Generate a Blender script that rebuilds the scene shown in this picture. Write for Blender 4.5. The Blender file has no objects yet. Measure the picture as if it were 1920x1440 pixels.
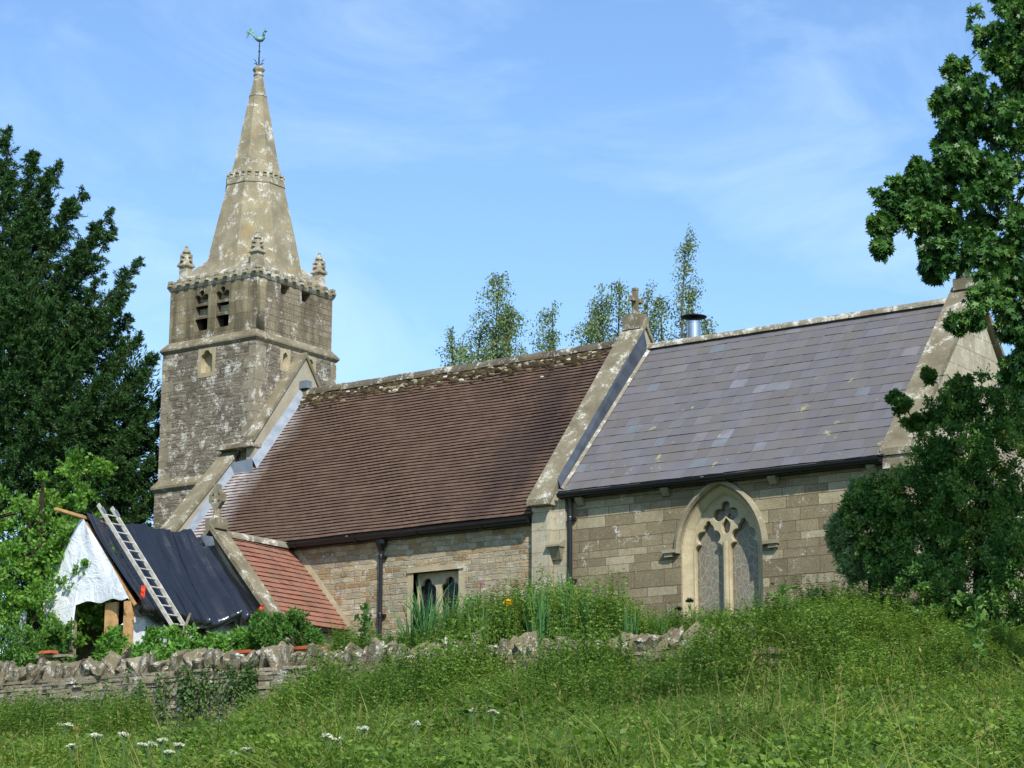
import bpy, math, random
import numpy as np
from mathutils import Matrix, Vector
random.seed(7); RNG = np.random.default_rng(7)
SC = bpy.context.scene; COL = SC.collection
R = math.radians
# ------------------------------------------------------------------ camera
CAM = np.array([40.4055, -45.3052, 1.6009]); YAW, PIT, ROL, FPX = 0.61208, 0.21998, 0.00416, 4317.06
YAW, PIT, ROL = 0.611972, 0.219605, 0.004407
fw = np.array([-math.sin(YAW)*math.cos(PIT), math.cos(YAW)*math.cos(PIT), math.sin(PIT)])
rt0 = np.array([math.cos(YAW), math.sin(YAW), 0.0]); up0 = np.cross(rt0, fw)
rt = math.cos(ROL)*rt0+math.sin(ROL)*up0; up = -math.sin(ROL)*rt0+math.cos(ROL)*up0
cd = bpy.data.cameras.new('camera'); cam = bpy.data.objects.new('camera', cd); COL.objects.link(cam)
cd.sensor_width = 36; cd.lens = FPX/1920*36; cd.clip_end = 3000; cd.clip_start = .5
cam.matrix_world = Matrix([[rt[0], up[0], -fw[0], CAM[0]], [rt[1], up[1], -fw[1], CAM[1]], [rt[2], up[2], -fw[2], CAM[2]], [0, 0, 0, 1]])
SC.camera = cam
# ------------------------------------------------------------------ sun, sky, exposure
SUN_AZ, SUN_EL = R(50), R(43)                     # azimuth east of south
sd = Vector((math.sin(SUN_AZ)*math.cos(SUN_EL), -math.cos(SUN_AZ)*math.cos(SUN_EL), math.sin(SUN_EL)))
sl = bpy.data.lights.new('sun', 'SUN'); sl.energy = 4.2; sl.angle = R(.55); sl.color = (1, .965, .905)
so = bpy.data.objects.new('sun', sl); COL.objects.link(so); so.rotation_euler = sd.to_track_quat('Z', 'Y').to_euler(); so.location = (30, -40, 60)
W = bpy.data.worlds.new('World'); SC.world = W; W.use_nodes = True
wn, wl = W.node_tree.nodes, W.node_tree.links; wn.clear()
sky = wn.new('ShaderNodeTexSky'); sky.sky_type = 'NISHITA'; sky.sun_disc = False
sky.sun_elevation = SUN_EL; sky.sun_rotation = math.pi-SUN_AZ
sky.air_density = 1.0; sky.dust_density = .35; sky.ozone_density = 3.2; sky.altitude = 80
bg = wn.new('ShaderNodeBackground'); bg.inputs[1].default_value = .15; wo = wn.new('ShaderNodeOutputWorld')
tc = wn.new('ShaderNodeTexCoord'); mp = wn.new('ShaderNodeMapping'); mp.inputs['Scale'].default_value = (2.2, 2.2, 6.5); mp.inputs['Rotation'].default_value = (.25, .2, .6)
n1 = wn.new('ShaderNodeTexNoise'); n1.inputs['Scale'].default_value = 2.1; n1.inputs['Detail'].default_value = 9; n1.inputs['Roughness'].default_value = .6; n1.inputs['Distortion'].default_value = .9
cr = wn.new('ShaderNodeValToRGB'); cr.color_ramp.elements[0].position = .50; cr.color_ramp.elements[1].position = .78
cr.color_ramp.elements[0].color = (0, 0, 0, 1); cr.color_ramp.elements[1].color = (.30, .30, .30, 1)
mx = wn.new('ShaderNodeMix'); mx.data_type = 'RGBA'; mx.inputs[7].default_value = (5.6, 6.9, 8.0, 1)
wl.new(tc.outputs['Generated'], mp.inputs[0]); wl.new(mp.outputs[0], n1.inputs[0]); wl.new(n1.outputs[0], cr.inputs[0]); wl.new(cr.outputs[0], mx.inputs[0])
tn = wn.new('ShaderNodeMix'); tn.data_type = 'RGBA'; tn.blend_type = 'MULTIPLY'; tn.inputs[0].default_value = 1; tn.inputs[7].default_value = (.96, 1.06, 1.13, 1); wl.new(sky.outputs[0], tn.inputs[6]); wl.new(tn.outputs[2], mx.inputs[6]); wl.new(mx.outputs[2], bg.inputs[0]); wl.new(bg.outputs[0], wo.inputs[0])
SC.view_settings.view_transform = 'Standard'; SC.view_settings.look = 'None'; SC.view_settings.exposure = 0.36; SC.view_settings.gamma = 1
# ------------------------------------------------------------------ geometry of the view, in metres
def ray(u, v): return fw+rt*(u-960)/FPX-up*(v-720)/FPX
def on(ax, val, u, v):                            # the point of a wall plane seen at a pixel of the photo
    d = ray(u, v); return CAM+d*(val-CAM[ax])/d[ax]
def at(u, v, dist):                               # the point at a horizontal distance
    d = ray(u, v); return CAM+d*dist/math.hypot(d[0], d[1])
def norm(a): return a/np.maximum(np.linalg.norm(a, axis=-1, keepdims=True), 1e-9)
# ------------------------------------------------------------------ objects
def tag(o, label=None, cat=None, group=None, kind=None):
    for k, v in (('label', label), ('category', cat), ('group', group), ('kind', kind)):
        if v: o[k] = v
    return o
def empty(name, loc, label, cat, group=None):
    o = bpy.data.objects.new(name, None); COL.objects.link(o); o.location = loc; o.empty_display_size = .3
    return tag(o, label, cat, group)
def link(name, me, m, parent=None):
    o = bpy.data.objects.new(name, me); COL.objects.link(o)
    if m is not None and not me.materials:
        for k in (m if isinstance(m, (list, tuple)) else [m]): me.materials.append(k)
    if parent is not None:
        o.parent = parent
        if parent.type == 'EMPTY': o.matrix_parent_inverse = Matrix.Translation(-parent.location)
    return o
class MB:
    def __init__(s): s.v, s.f, s.r = [], [], []
    def add(s, vs, fs, r=None):
        b = len(s.v); s.v += [tuple(map(float, q)) for q in vs]; r = random.random() if r is None else r
        for f in fs: s.f.append(tuple(i+b for i in f)); s.r.append(r)
    def box(s, x0, x1, y0, y1, z0, z1, r=None):
        s.hexa([(x0, y0, z0), (x1, y0, z0), (x1, y1, z0), (x0, y1, z0)], [(x0, y0, z1), (x1, y0, z1), (x1, y1, z1), (x0, y1, z1)], r)
    def hexa(s, a, b, r=None):
        s.add(list(a)+list(b), [(3, 2, 1, 0), (4, 5, 6, 7), (0, 1, 5, 4), (1, 2, 6, 5), (2, 3, 7, 6), (3, 0, 4, 7)], r)
    def obox(s, c, ax, h, r=None):                # oriented box, ax = 3 axes, h = half sizes
        c = np.array(c, float); a = [np.array(ax[i], float)*h[i] for i in range(3)]
        p = [c+sx*a[0]+sy*a[1]+sz*a[2] for sz in (-1, 1) for sx, sy in ((-1, -1), (1, -1), (1, 1), (-1, 1))]
        s.hexa(p[:4], p[4:], r)
    def beam(s, p, q, w, h, upv=(0, 0, 1), r=None):
        p, q = np.array(p, float), np.array(q, float); d = norm(q-p); u = np.array(upv, float); sdv = norm(np.cross(d, u)); u = np.cross(sdv, d)
        s.obox((p+q)/2, (d, sdv, u), (np.linalg.norm(q-p)/2, w/2, h/2), r)
    def rings(s, rs, cap=True, closed=True, r=None):
        n = len(rs[0]); b = [q for k in rs for q in k]; f = []
        for i in range(len(rs)-1):
            for j in range(n if closed else n-1): f.append((i*n+j, i*n+(j+1) % n, (i+1)*n+(j+1) % n, (i+1)*n+j))
        if cap: f.append(tuple(range(n-1, -1, -1))); f.append(tuple((len(rs)-1)*n+j for j in range(n)))
        s.add(b, f, r)
    def lathe(s, prof, c=(0, 0, 0), n=16, rot=0, r=None):
        s.rings([[(c[0]+q*math.cos(rot+2*math.pi*j/n), c[1]+q*math.sin(rot+2*math.pi*j/n), c[2]+z) for j in range(n)] for q, z in prof], r=r)
    def square(s, prof, c=(0, 0), r=None):        # square rings (half width, z)
        s.rings([[(c[0]+q*a, c[1]+q*b, z) for a, b in ((-1, -1), (1, -1), (1, 1), (-1, 1))] for q, z in prof], r=r)
    def tube(s, path, rad, n=8, r=None):
        path = [np.array(p, float) for p in path]; rs = []; m = len(path)
        for i, p in enumerate(path):
            d = norm(path[min(i+1, m-1)]-path[max(i-1, 0)]); a = np.cross(d, (0, 0, 1) if abs(d[2]) < .9 else (1, 0, 0)); a = norm(a); b = np.cross(d, a)
            q = rad[i] if hasattr(rad, '__len__') else rad
            rs.append([p+q*(a*math.cos(2*math.pi*j/n)+b*math.sin(2*math.pi*j/n)) for j in range(n)])
        s.rings(rs, r=r)
    def ball(s, c, rx, ry=None, rz=None, n=12, m=8, r=None):
        ry = ry or rx; rz = rz or rx
        s.rings([[(c[0]+rx*math.sin(t)*math.cos(2*math.pi*j/n), c[1]+ry*math.sin(t)*math.sin(2*math.pi*j/n), c[2]-rz*math.cos(t)) for j in range(n)] for t in np.linspace(.08, math.pi-.08, m)], r=r)
    def build(s, name, m, parent=None, smooth=False):
        me = bpy.data.meshes.new(name); me.from_pydata(s.v, [], s.f); me.update()
        a = me.attributes.new('rnd', 'FLOAT', 'FACE'); a.data.foreach_set('value', np.array(s.r, 'f'))
        if smooth: me.polygons.foreach_set('use_smooth', [True]*len(me.polygons))
        return link(name, me, m, parent)
def np_mesh(name, parts):                         # parts: list of (V (n,k,3), rnd (n,), material index)
    me = bpy.data.meshes.new(name); V = np.concatenate([p[0].reshape(-1, 3) for p in parts]).astype('f')
    tot = [np.full(len(p[0]), p[0].shape[1]) for p in parts]; tot = np.concatenate(tot).astype('i')
    me.vertices.add(len(V)); me.vertices.foreach_set('co', V.ravel()); me.loops.add(len(V)); me.loops.foreach_set('vertex_index', np.arange(len(V), dtype='i'))
    me.polygons.add(len(tot)); me.polygons.foreach_set('loop_start', (np.cumsum(tot)-tot).astype('i'))
    me.polygons.foreach_set('material_index', np.concatenate([np.full(len(p[0]), p[2]) for p in parts]).astype('i'))
    a = me.attributes.new('rnd', 'FLOAT', 'FACE'); a.data.foreach_set('value', np.concatenate([p[1] for p in parts]).astype('f'))
    me.update(); me.validate(); return me
def leafquads(P, D, L, Wd, fold=.25, flat=0.0):   # folded diamond leaves
    n = len(P); D = norm(D); Nn = norm(RNG.normal(size=(n, 3))+np.array([0, 0, flat])); S = norm(np.cross(D, Nn)); U = np.cross(S, D)
    L = np.broadcast_to(L, (n,))[:, None]; Wd = np.broadcast_to(Wd, (n,))[:, None]
    a = P+D*L*.42+S*Wd*.5+U*Wd*fold; b = P+D*L*.42-S*Wd*.5+U*Wd*fold
    return np.stack([P, a, P+D*L, b], 1)
def starleaves(P, D, L, flat=.6):                 # lobed leaves, five pointed lobes each
    n = len(P); D = norm(D); Nn = norm(RNG.normal(size=(n, 3))+np.array([0, 0, flat])); S = norm(np.cross(D, Nn)); out = []
    L = np.broadcast_to(L, (n,))[:, None]
    for ang, k in ((0, 1), (.75, .85), (-.75, .85), (1.6, .55), (-1.6, .55)):
        d = D*math.cos(ang)+S*math.sin(ang); q = S*math.cos(ang)-D*math.sin(ang)
        out.append(np.stack([P, P+d*L*k*.5+q*L*.17, P+d*L*k, P+d*L*k*.5-q*L*.17], 1))
    return np.stack(out, 1).reshape(-1, 4, 3)
def sph(n): return norm(RNG.normal(size=(n, 3)))
# 2D outlines and plates with holes
def rect(a, b, c, d): return [(a, c), (b, c), (b, d), (a, d)]
def arch(cx, zb, zs, hw, Rr, o=0, n=10):          # pointed arch, left foot up and over to right foot
    hw, Rr = hw+o, Rr+o; cl = cx+(Rr-hw); t1 = math.acos((Rr-hw)/Rr)
    left = [(cl-Rr*math.cos(t1*i/n), zs+Rr*math.sin(t1*i/n)) for i in range(n+1)]
    right = [(2*cx-x, z) for x, z in reversed(left[:-1])]
    return ([(cx-hw, zb)] if zb is not None else [])+left+right+([(cx+hw, zb)] if zb is not None else [])
def foils(O, cs, n=64, a0=0, a1=2*math.pi):       # star-shaped union of circles seen from O
    pts = []
    for i in range(n):
        t = a0+(a1-a0)*i/(n-1 if a1-a0 < 6.2 else n); d = (math.cos(t), math.sin(t)); best = .02
        for x, z, q in cs:
            ox, oz = x-O[0], z-O[1]; b = ox*d[0]+oz*d[1]; c = ox*ox+oz*oz-q*q; k = b*b-c
            if k > 0: best = max(best, b+math.sqrt(k))
        pts.append((O[0]+best*d[0], O[1]+best*d[1]))
    return pts
def plate_mesh(name, loops, mapf, th, bevel=0):   # loops: outline and holes; mapf(u, v, depth)
    cu = bpy.data.curves.new(name, 'CURVE'); cu.dimensions = '2D'; cu.fill_mode = 'BOTH'; cu.extrude = max(th/2-bevel, .0005); cu.bevel_depth = bevel; cu.bevel_resolution = 1
    for lp in loops:
        s = cu.splines.new('POLY'); s.points.add(len(lp)-1); s.use_cyclic_u = True
        for p, q in zip(s.points, lp): p.co = (q[0], q[1], 0, 1)
    o = bpy.data.objects.new(name, cu); COL.objects.link(o); dg = bpy.context.evaluated_depsgraph_get()
    me = bpy.data.meshes.new_from_object(o.evaluated_get(dg)); COL.objects.unlink(o); bpy.data.objects.remove(o)
    me.materials.clear()
    for v in me.vertices: v.co = mapf(v.co.x, v.co.y, th/2-v.co.z)
    return me
def south(y0): return lambda u, v, d: (u, y0+d, v)
def east(x0): return lambda u, v, d: (x0-d, u, v)
def plate(name, loops, mapf, th, m, parent, bevel=0): return link(name, plate_mesh(name, loops, mapf, th, bevel), m, parent)
# ------------------------------------------------------------------ materials
def lin(h):
    h = h.lstrip('#'); c = [int(h[i:i+2], 16)/255 for i in (0, 2, 4)]
    return tuple(x/12.92 if x <= .04045 else ((x+.055)/1.055)**2.4 for x in c)+(1,)
class NT:
    def __init__(s, name):
        s.m = bpy.data.materials.new(name); s.m.use_nodes = True; s.t = s.m.node_tree; s.t.nodes.clear()
        s.out = s.t.nodes.new('ShaderNodeOutputMaterial'); s.tc = None
    def n(s, ty, **k):
        o = s.t.nodes.new('ShaderNode'+ty)
        for a, b in k.items(): setattr(o, a, b)
        return o
    def put(s, sock, v):
        if isinstance(v, bpy.types.NodeSocket): s.t.links.new(v, sock)
        elif v is not None: sock.default_value = v
    def obj(s):
        if not s.tc: s.tc = s.n('TexCoord')
        return s.tc.outputs['Object']
    def math(s, op, a, b=None, c=None):
        o = s.n('Math', operation=op); s.put(o.inputs[0], a); s.put(o.inputs[1], b); s.put(o.inputs[2], c); return o.outputs[0]
    def mix(s, f, a, b, mode='MIX'):
        o = s.n('Mix', data_type='RGBA', blend_type=mode); s.put(o.inputs[0], f); s.put(o.inputs[6], a); s.put(o.inputs[7], b); return o.outputs[2]
    def ramp(s, f, stops, interp='LINEAR'):
        o = s.n('ValToRGB'); e = o.color_ramp.elements; o.color_ramp.interpolation = interp
        while len(e) < len(stops): e.new(.5)
        for q, (p, c) in zip(e, stops): q.position = p; q.color = c if isinstance(c, tuple) else (lin(c) if isinstance(c, str) else (c, c, c, 1))
        s.put(o.inputs[0], f); return o.outputs[0]
    def mapv(s, v, sc=(1, 1, 1), loc=(0, 0, 0), rot=(0, 0, 0)):
        o = s.n('Mapping'); s.put(o.inputs[0], v); o.inputs['Scale'].default_value = sc; o.inputs['Location'].default_value = loc; o.inputs['Rotation'].default_value = rot; return o.outputs[0]
    def noise(s, sc, det=4, rough=.55, v=None, dist=0, col=False):
        o = s.n('TexNoise'); s.put(o.inputs['Vector'], v if v is not None else s.obj()); o.inputs['Scale'].default_value = sc; o.inputs['Detail'].default_value = det
        o.inputs['Roughness'].default_value = rough; o.inputs['Distortion'].default_value = dist; return o.outputs['Color' if col else 'Fac']
    def wall(s, warp=0, wsc=3):                   # (x+y, z) coordinates for upright walls
        x = s.n('SeparateXYZ'); s.put(x.inputs[0], s.obj()); c = s.n('CombineXYZ')
        s.put(c.inputs[0], s.math('ADD', x.outputs[0], x.outputs[1])); s.put(c.inputs[1], x.outputs[2]); v = c.outputs[0]
        if warp:
            a = s.n('VectorMath', operation='MULTIPLY_ADD'); s.put(a.inputs[0], s.noise(wsc, 3, .5, v, col=True)); a.inputs[1].default_value = (warp, warp, 0); s.put(a.inputs[2], v); v = a.outputs[0]
        return v
    def attr(s, n='rnd'): o = s.n('Attribute', attribute_name=n); return o.outputs['Fac']
    def bump(s, h, st=.5, d=.02, nrm=None):
        o = s.n('Bump'); o.inputs['Strength'].default_value = st; o.inputs['Distance'].default_value = d; s.put(o.inputs['Height'], h); s.put(o.inputs['Normal'], nrm); return o.outputs[0]
    def fin(s, col, rough=.85, nrm=None, spec=.3, metal=0, **k):
        b = s.n('BsdfPrincipled'); s.put(b.inputs['Base Color'], lin(col) if isinstance(col, str) else col); s.put(b.inputs['Roughness'], rough); s.put(b.inputs['Normal'], nrm)
        b.inputs['Specular IOR Level'].default_value = spec; b.inputs['Metallic'].default_value = metal
        for a, v in k.items(): s.put(b.inputs[a], v)
        s.t.links.new(b.outputs[0], s.out.inputs[0]); return s.m
def lichen(t, c, white=.6, ochre=.66, sc=2.6, wcol='#c9c5b6', ocol='#9a7d45'):
    w = t.math('ADD', t.math('MULTIPLY', t.noise(sc, 4, .6, dist=.3), .62), t.math('MULTIPLY', t.noise(sc*6.5, 5, .65, v=t.mapv(t.obj(), loc=(1, 8, 4))), .38))
    w = t.ramp(w, [(white-.04, 0.), (white, .35), (white+.045, .92)]); c = t.mix(w, c, lin(wcol))
    o = t.ramp(t.noise(sc*.8, 7, .68, v=t.mapv(t.obj(), loc=(7, 3, 9)), dist=.3), [(ochre-.02, 0.), (ochre+.08, .8)]); return t.mix(o, c, lin(ocol))
def rubble(name, cols, mortar, bw, bh, whiten, bumpd=.03):
    t = NT(name); v0 = t.wall(.10, 1.6); a = t.n('VectorMath', operation='MULTIPLY_ADD'); t.put(a.inputs[0], t.noise(9, 4, .6, t.wall(), col=True)); a.inputs[1].default_value = (.055, .045, 0); t.put(a.inputs[2], v0)
    b = t.n('TexBrick', offset=.37, offset_frequency=2, squash=.62, squash_frequency=3); t.put(b.inputs['Vector'], a.outputs[0]); b.inputs['Scale'].default_value = 1; b.inputs['Mortar Size'].default_value = bh*.11; b.inputs['Mortar Smooth'].default_value = .7
    b.inputs['Brick Width'].default_value = bw; b.inputs['Row Height'].default_value = bh; b.inputs['Color1'].default_value = (0, 0, 0, 1); b.inputs['Color2'].default_value = (1, 1, 1, 1); b.inputs['Bias'].default_value = 0
    c = t.ramp(t.math('ADD', b.outputs['Color'], t.math('MULTIPLY', t.math('SUBTRACT', t.noise(3.1, 4), .5), .5)), [(i/(len(cols)-1), q) for i, q in enumerate(cols)])
    c = t.mix(t.ramp(t.noise(1, 5, .7, v=t.mapv(a.outputs[0], (5, 26, 1))), [(.36, .5), (.56, 0.)]), c, lin(cols[0])); c = t.mix(t.ramp(t.noise(17, 5, .7), [(.48, 0.), (.72, .6)]), c, lin(mortar))
    c = t.mix(t.math('MULTIPLY', b.outputs['Fac'], t.ramp(t.noise(6, 4, .6), [(.35, .35), (.6, 1.)])), c, lin(mortar)); c = t.mix(1., c, t.ramp(t.noise(.8, 4, .6), [(.35, .75), (.65, 1.)]), 'MULTIPLY')
    c = lichen(t, c, whiten, .72, 4, '#cdc8b8'); h = t.math('ADD', t.math('MULTIPLY', b.outputs['Fac'], -.8), t.math('ADD', t.math('MULTIPLY', t.noise(20, 6, .7), .7), t.math('MULTIPLY', t.noise(1, 4, .6, v=t.mapv(a.outputs[0], (4, 22, 1))), .9)))
    return t.fin(c, .92, t.bump(h, 1, bumpd))
def ashlar(name, cols, mortar, bw, bh, white, ochre=.72, streak=0, bumpd=.008, rowvar=.12, mort=.006):
    t = NT(name); w = t.wall(.02, 3); sx = t.n('SeparateXYZ'); t.put(sx.inputs[0], w); cb = t.n('CombineXYZ'); t.put(cb.inputs[0], sx.outputs[0])
    zz = t.n('TexNoise', noise_dimensions='1D'); t.put(zz.inputs['W'], sx.outputs[1]); zz.inputs['Scale'].default_value = 1.7; zz.inputs['Detail'].default_value = 1
    t.put(cb.inputs[1], t.math('ADD', sx.outputs[1], t.math('MULTIPLY', zz.outputs[0], rowvar*2)))
    b = t.n('TexBrick', offset=.43, offset_frequency=2, squash=.72, squash_frequency=3); t.put(b.inputs['Vector'], cb.outputs[0]); b.inputs['Scale'].default_value = 1; b.inputs['Mortar Size'].default_value = mort; b.inputs['Mortar Smooth'].default_value = .3
    b.inputs['Brick Width'].default_value = bw; b.inputs['Row Height'].default_value = bh; b.inputs['Color1'].default_value = (0, 0, 0, 1); b.inputs['Color2'].default_value = (1, 1, 1, 1); b.inputs['Bias'].default_value = 0
    c = t.ramp(t.math('ADD', b.outputs['Color'], t.math('MULTIPLY', t.math('SUBTRACT', t.noise(2.2, 3), .5), .35)), [(i/(len(cols)-1), q) for i, q in enumerate(cols)])
    c = t.mix(t.ramp(t.noise(14, 6, .7), [(.38, 0.), (.72, .5)]), c, lin(cols[0])); c = t.mix(t.ramp(t.noise(30, 4, .7, v=t.mapv(t.obj(), loc=(3, 1, 2))), [(.52, 0.), (.75, .5)]), c, lin('#d5cfba'))
    c = t.mix(b.outputs['Fac'], c, lin(mortar))
    if streak:
        st = t.ramp(t.noise(1, 5, .6, v=t.mapv(w, (3.2, .33, 1))), [(.38, streak), (.6, 0.)]); c = t.mix(st, c, lin('#4a4232'))
    c = t.mix(1., c, t.ramp(t.noise(.7, 4), [(.33, .74), (.62, 1.)]), 'MULTIPLY'); c = lichen(t, c, white, ochre, 3.0)
    c = t.mix(t.ramp(t.noise(11, 6, .75, v=t.mapv(t.obj(), loc=(4, 4, 4))), [(.54, 0.), (.68, .55)]), c, lin('#5f4f39')); h = t.math('ADD', t.math('MULTIPLY', b.outputs['Fac'], -1.2), t.math('MULTIPLY', t.noise(26, 5, .7), .6)); return t.fin(c, .92, t.bump(h, 1, bumpd))
def stone(name, base, dark, white=.58, ochre=.68, sc=2.6, grain=.01):
    t = NT(name); c = t.mix(t.ramp(t.noise(1.6, 6, .65), [(.35, 0.), (.68, 1.)]), lin(dark), lin(base)); c = t.mix(t.ramp(t.noise(22, 5, .7), [(.35, .55), (.6, 0.)]), c, lin(dark))
    if name == 'spire': z = t.n('SeparateXYZ'); t.put(z.inputs[0], t.obj()); c = t.mix(t.math('MULTIPLY', t.ramp(t.math('ADD', t.math('MULTIPLY', z.outputs[2], .05), t.math('MULTIPLY', t.noise(1.4, 5, .6), .2)), [(1.12, 0.), (1.20, .8)]), t.ramp(t.noise(1.1, 5, .65), [(.35, .2), (.6, 1.)])), c, lin('#8f7546'))
    c = lichen(t, c, white, ochre, sc); return t.fin(c, .92, t.bump(t.noise(30, 6, .7), .8, grain))
M = {}
M['tower_rubble'] = rubble('tower_rubble', ['#61574a', '#7a6f5e', '#938872', '#70675a', '#a19680'], '#9c937f', .31, .095, .555, .035)
M['nave_rubble'] = rubble('nave_rubble', ['#85704f', '#a58a5e', '#b8a886', '#938a76', '#c2b494', '#a07c50'], '#b9b09a', .36, .13, .60, .025)
M['chancel_ashlar'] = ashlar('chancel_ashlar', ['#76684e', '#87795c', '#968869', '#7f7155', '#a09372', '#aea283'], '#635843', .74, .218, .615, .8, mort=.006, bumpd=.014)
M['belfry_ashlar'] = ashlar('belfry_ashlar', ['#776c51', '#8a7f62', '#998d6d', '#82765a'], '#6b614a', .7, .34, .59, .64, .7, mort=.003)
M['belfry_block'] = ashlar('belfry_block', ['#7a6d56', '#887a62', '#93866d', '#80735c'], '#6a5f4b', .42, .16, .585, .66, .6, .012)
M['gable_stone'] = ashlar('gable_stone', ['#9a8f76', '#b0a68b', '#beb59c'], '#8f866f', .8, .4, .59, .75)
M['spire'] = stone('spire', '#a1977b', '#7b725b', .568, .59, 3.4)
M['coping'] = stone('coping', '#938a70', '#6a614c', .575, .66, 3.2, .012)
M['cornice'] = stone('cornice_stone', '#a49c84', '#7d745d', .545, .64, 4, .012)
M['nave_ridge'] = stone('nave_ridge', '#7d745f', '#4a4133', .565, .66, 4, .02)
M['dressed'] = stone('dressed', '#bdb090', '#978a6b', .62, .76, 2.6, .008)
M['hood'] = stone('hood', '#a39a80', '#7c745d', .62, .74, 3, .006)
M['mortar'] = stone('mortar', '#b3ab96', '#958c75', .63, .8, 2)
M['ridge'] = stone('ridge', '#9c9480', '#6f6755', .55, .62, 3.5)
def tile(name, stops, stain, mossy=None, patch=None):
    t = NT(name); c = t.ramp(t.attr(), stops); c = t.mix(t.ramp(t.noise(2.1, 6, .65), [(.35, .55), (.6, 0.)]), c, lin(stain))
    c = t.mix(t.ramp(t.noise(24, 4, .7), [(.68, 0.), (.74, .5)]), c, lin('#b9ae9c'))
    if patch: c = patch(t, c)
    return t.fin(c, .82, t.bump(t.noise(40, 4), .5, .004), spec=.25)
def navepatch(t, c):                              # pale bloom beside the west flashing, dark streaks beside the east parapet
    x = t.n('SeparateXYZ'); t.put(x.inputs[0], t.obj()); s = t.math('ADD', x.outputs[0], t.math('MULTIPLY', x.outputs[1], -.02))
    w = t.ramp(t.math('ADD', t.math('MULTIPLY', s, .1), t.math('MULTIPLY', t.math('SUBTRACT', t.noise(1.3, 4), .5), .1)), [(.17, .7), (.27, 0.)])
    c = t.mix(t.math('MULTIPLY', w, t.ramp(t.noise(3, 6, .7), [(.30, 0.), (.55, 1.)])), c, lin('#c9c0ba'))
    d = t.ramp(t.math('MULTIPLY', s, .08), [(.66, 0.), (.9, 1.)]); d = t.math('MULTIPLY', d, t.ramp(t.noise(1, 5, .6, v=t.mapv(t.obj(), (1.1, .28, .28))), [(.42, 0.), (.6, .75)]))
    c = t.mix(d, c, lin('#3a2f2c'))
    tp = t.ramp(t.math('ADD', t.math('MULTIPLY', x.outputs[2], .1), t.math('MULTIPLY', t.noise(4, 5, .7), .07)), [(1.445, 0.), (1.475, .8)]); return t.mix(tp, c, lin('#7d7466'))
M['tile_brown'] = tile('tile_brown', [(0, '#5f4a3c'), (.4, '#665041'), (.75, '#6c5746'), (1, '#61493d')], '#4f4034', patch=navepatch)
M['tile_red'] = tile('tile_red', [(0, '#8a5c49'), (.5, '#976652'), (.8, '#8f6352'), (1, '#7c5043')], '#73604f')
def slatepatch(t, c):
    n = t.noise(3.2, 7, .7, v=t.mapv(t.obj(), loc=(2, 5, 1))); x = t.n('SeparateXYZ'); t.put(x.inputs[0], t.obj())
    low = t.ramp(x.outputs[2], [(.0, 0.), (1., 1.)]); b = t.math('MULTIPLY', t.math('SUBTRACT', 14.4, x.outputs[2]), .018)
    c = t.mix(t.ramp(t.math('ADD', n, b), [(.69, 0.), (.72, .9)]), c, lin('#9a9a62')); return t.mix(t.ramp(t.noise(1.5, 5), [(.4, .35), (.6, 0.)]), c, lin('#6b6455'))
M['slate'] = tile('slate', [(0, '#5f5c5e'), (.45, '#666366'), (.86, '#6b686c'), (.93, '#646265'), (.965, '#7c7a80'), (1, '#667075')], '#605d5c', patch=slatepatch)
def plain(name, c, rough=.6, spec=.4, metal=0, nz=None):
    t = NT(name); col = lin(c)
    if nz: col = t.mix(t.ramp(t.noise(nz[0], 5, .6), [(.35, 0.), (.65, 1.)]), lin(nz[1]), lin(c))
    return t.fin(col, rough, spec=spec, metal=metal)
M['iron'] = plain('black_iron', '#17171a', .35, .5)
M['lead'] = plain('lead', '#878e95', .55, .4, .35, (4, '#6f7880'))
M['steel'] = plain('steel', '#b9bfc6', .38, .5, 1)
M['darksteel'] = plain('dark_steel', '#1c1c20', .5, .4, .3)
M['alu'] = plain('aluminium', '#cfcabd', .5, .5, .1, (9, '#a9a294'))
M['verdigris'] = plain('verdigris', '#7fae9f', .6, .4, .1, (14, '#4a6a62'))
M['rust'] = plain('dark_wrought_iron', '#2b2628', .7)
M['timber'] = plain('timber', '#c79e6a', .75, .3, 0, (5, '#a77c4c'))
M['oldwood'] = plain('grey_timber', '#a0937c', .85, .2, 0, (6, '#7a6d58'))
M['terracotta'] = plain('terracotta', '#b0603a', .8, .3, 0, (8, '#8e4a2e'))
M['rope'] = plain('orange_rope', '#d8451c', .7)
M['bark'] = plain('bark', '#43382d', .95, .1, 0, (6, '#241e17'))
M['birchbark'] = plain('birch_bark', '#6f665c', .9, .1, 0, (5, '#3a332d'))
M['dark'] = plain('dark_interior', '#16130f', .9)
t = NT('whitebrick'); b = t.n('TexBrick'); t.put(b.inputs['Vector'], t.wall()); b.inputs['Scale'].default_value = 1; b.inputs['Brick Width'].default_value = .225; b.inputs['Row Height'].default_value = .075; b.inputs['Mortar Size'].default_value = .008
M['whitebrick'] = t.fin(t.mix(t.ramp(t.noise(9, 5, .7), [(.4, .5), (.6, 0.)]), lin('#dedede'), lin('#9c9c98')), .8, t.bump(b.outputs['Fac'], -1, .012))
t = NT('black_plastic'); M['tarp'] = t.fin(t.mix(t.noise(1.2, 4), lin('#15171a'), lin('#24272d')), t.ramp(t.noise(3, 4), [(.3, .16), (.7, .28)]), t.bump(t.math('ADD', t.math('MULTIPLY', t.noise(9, 5, .6, dist=.5), .12), t.noise(1, 4, .5, v=t.mapv(t.obj(), (.55, 4.2, .55)), dist=.35)), .55, .09), spec=.8)
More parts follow.
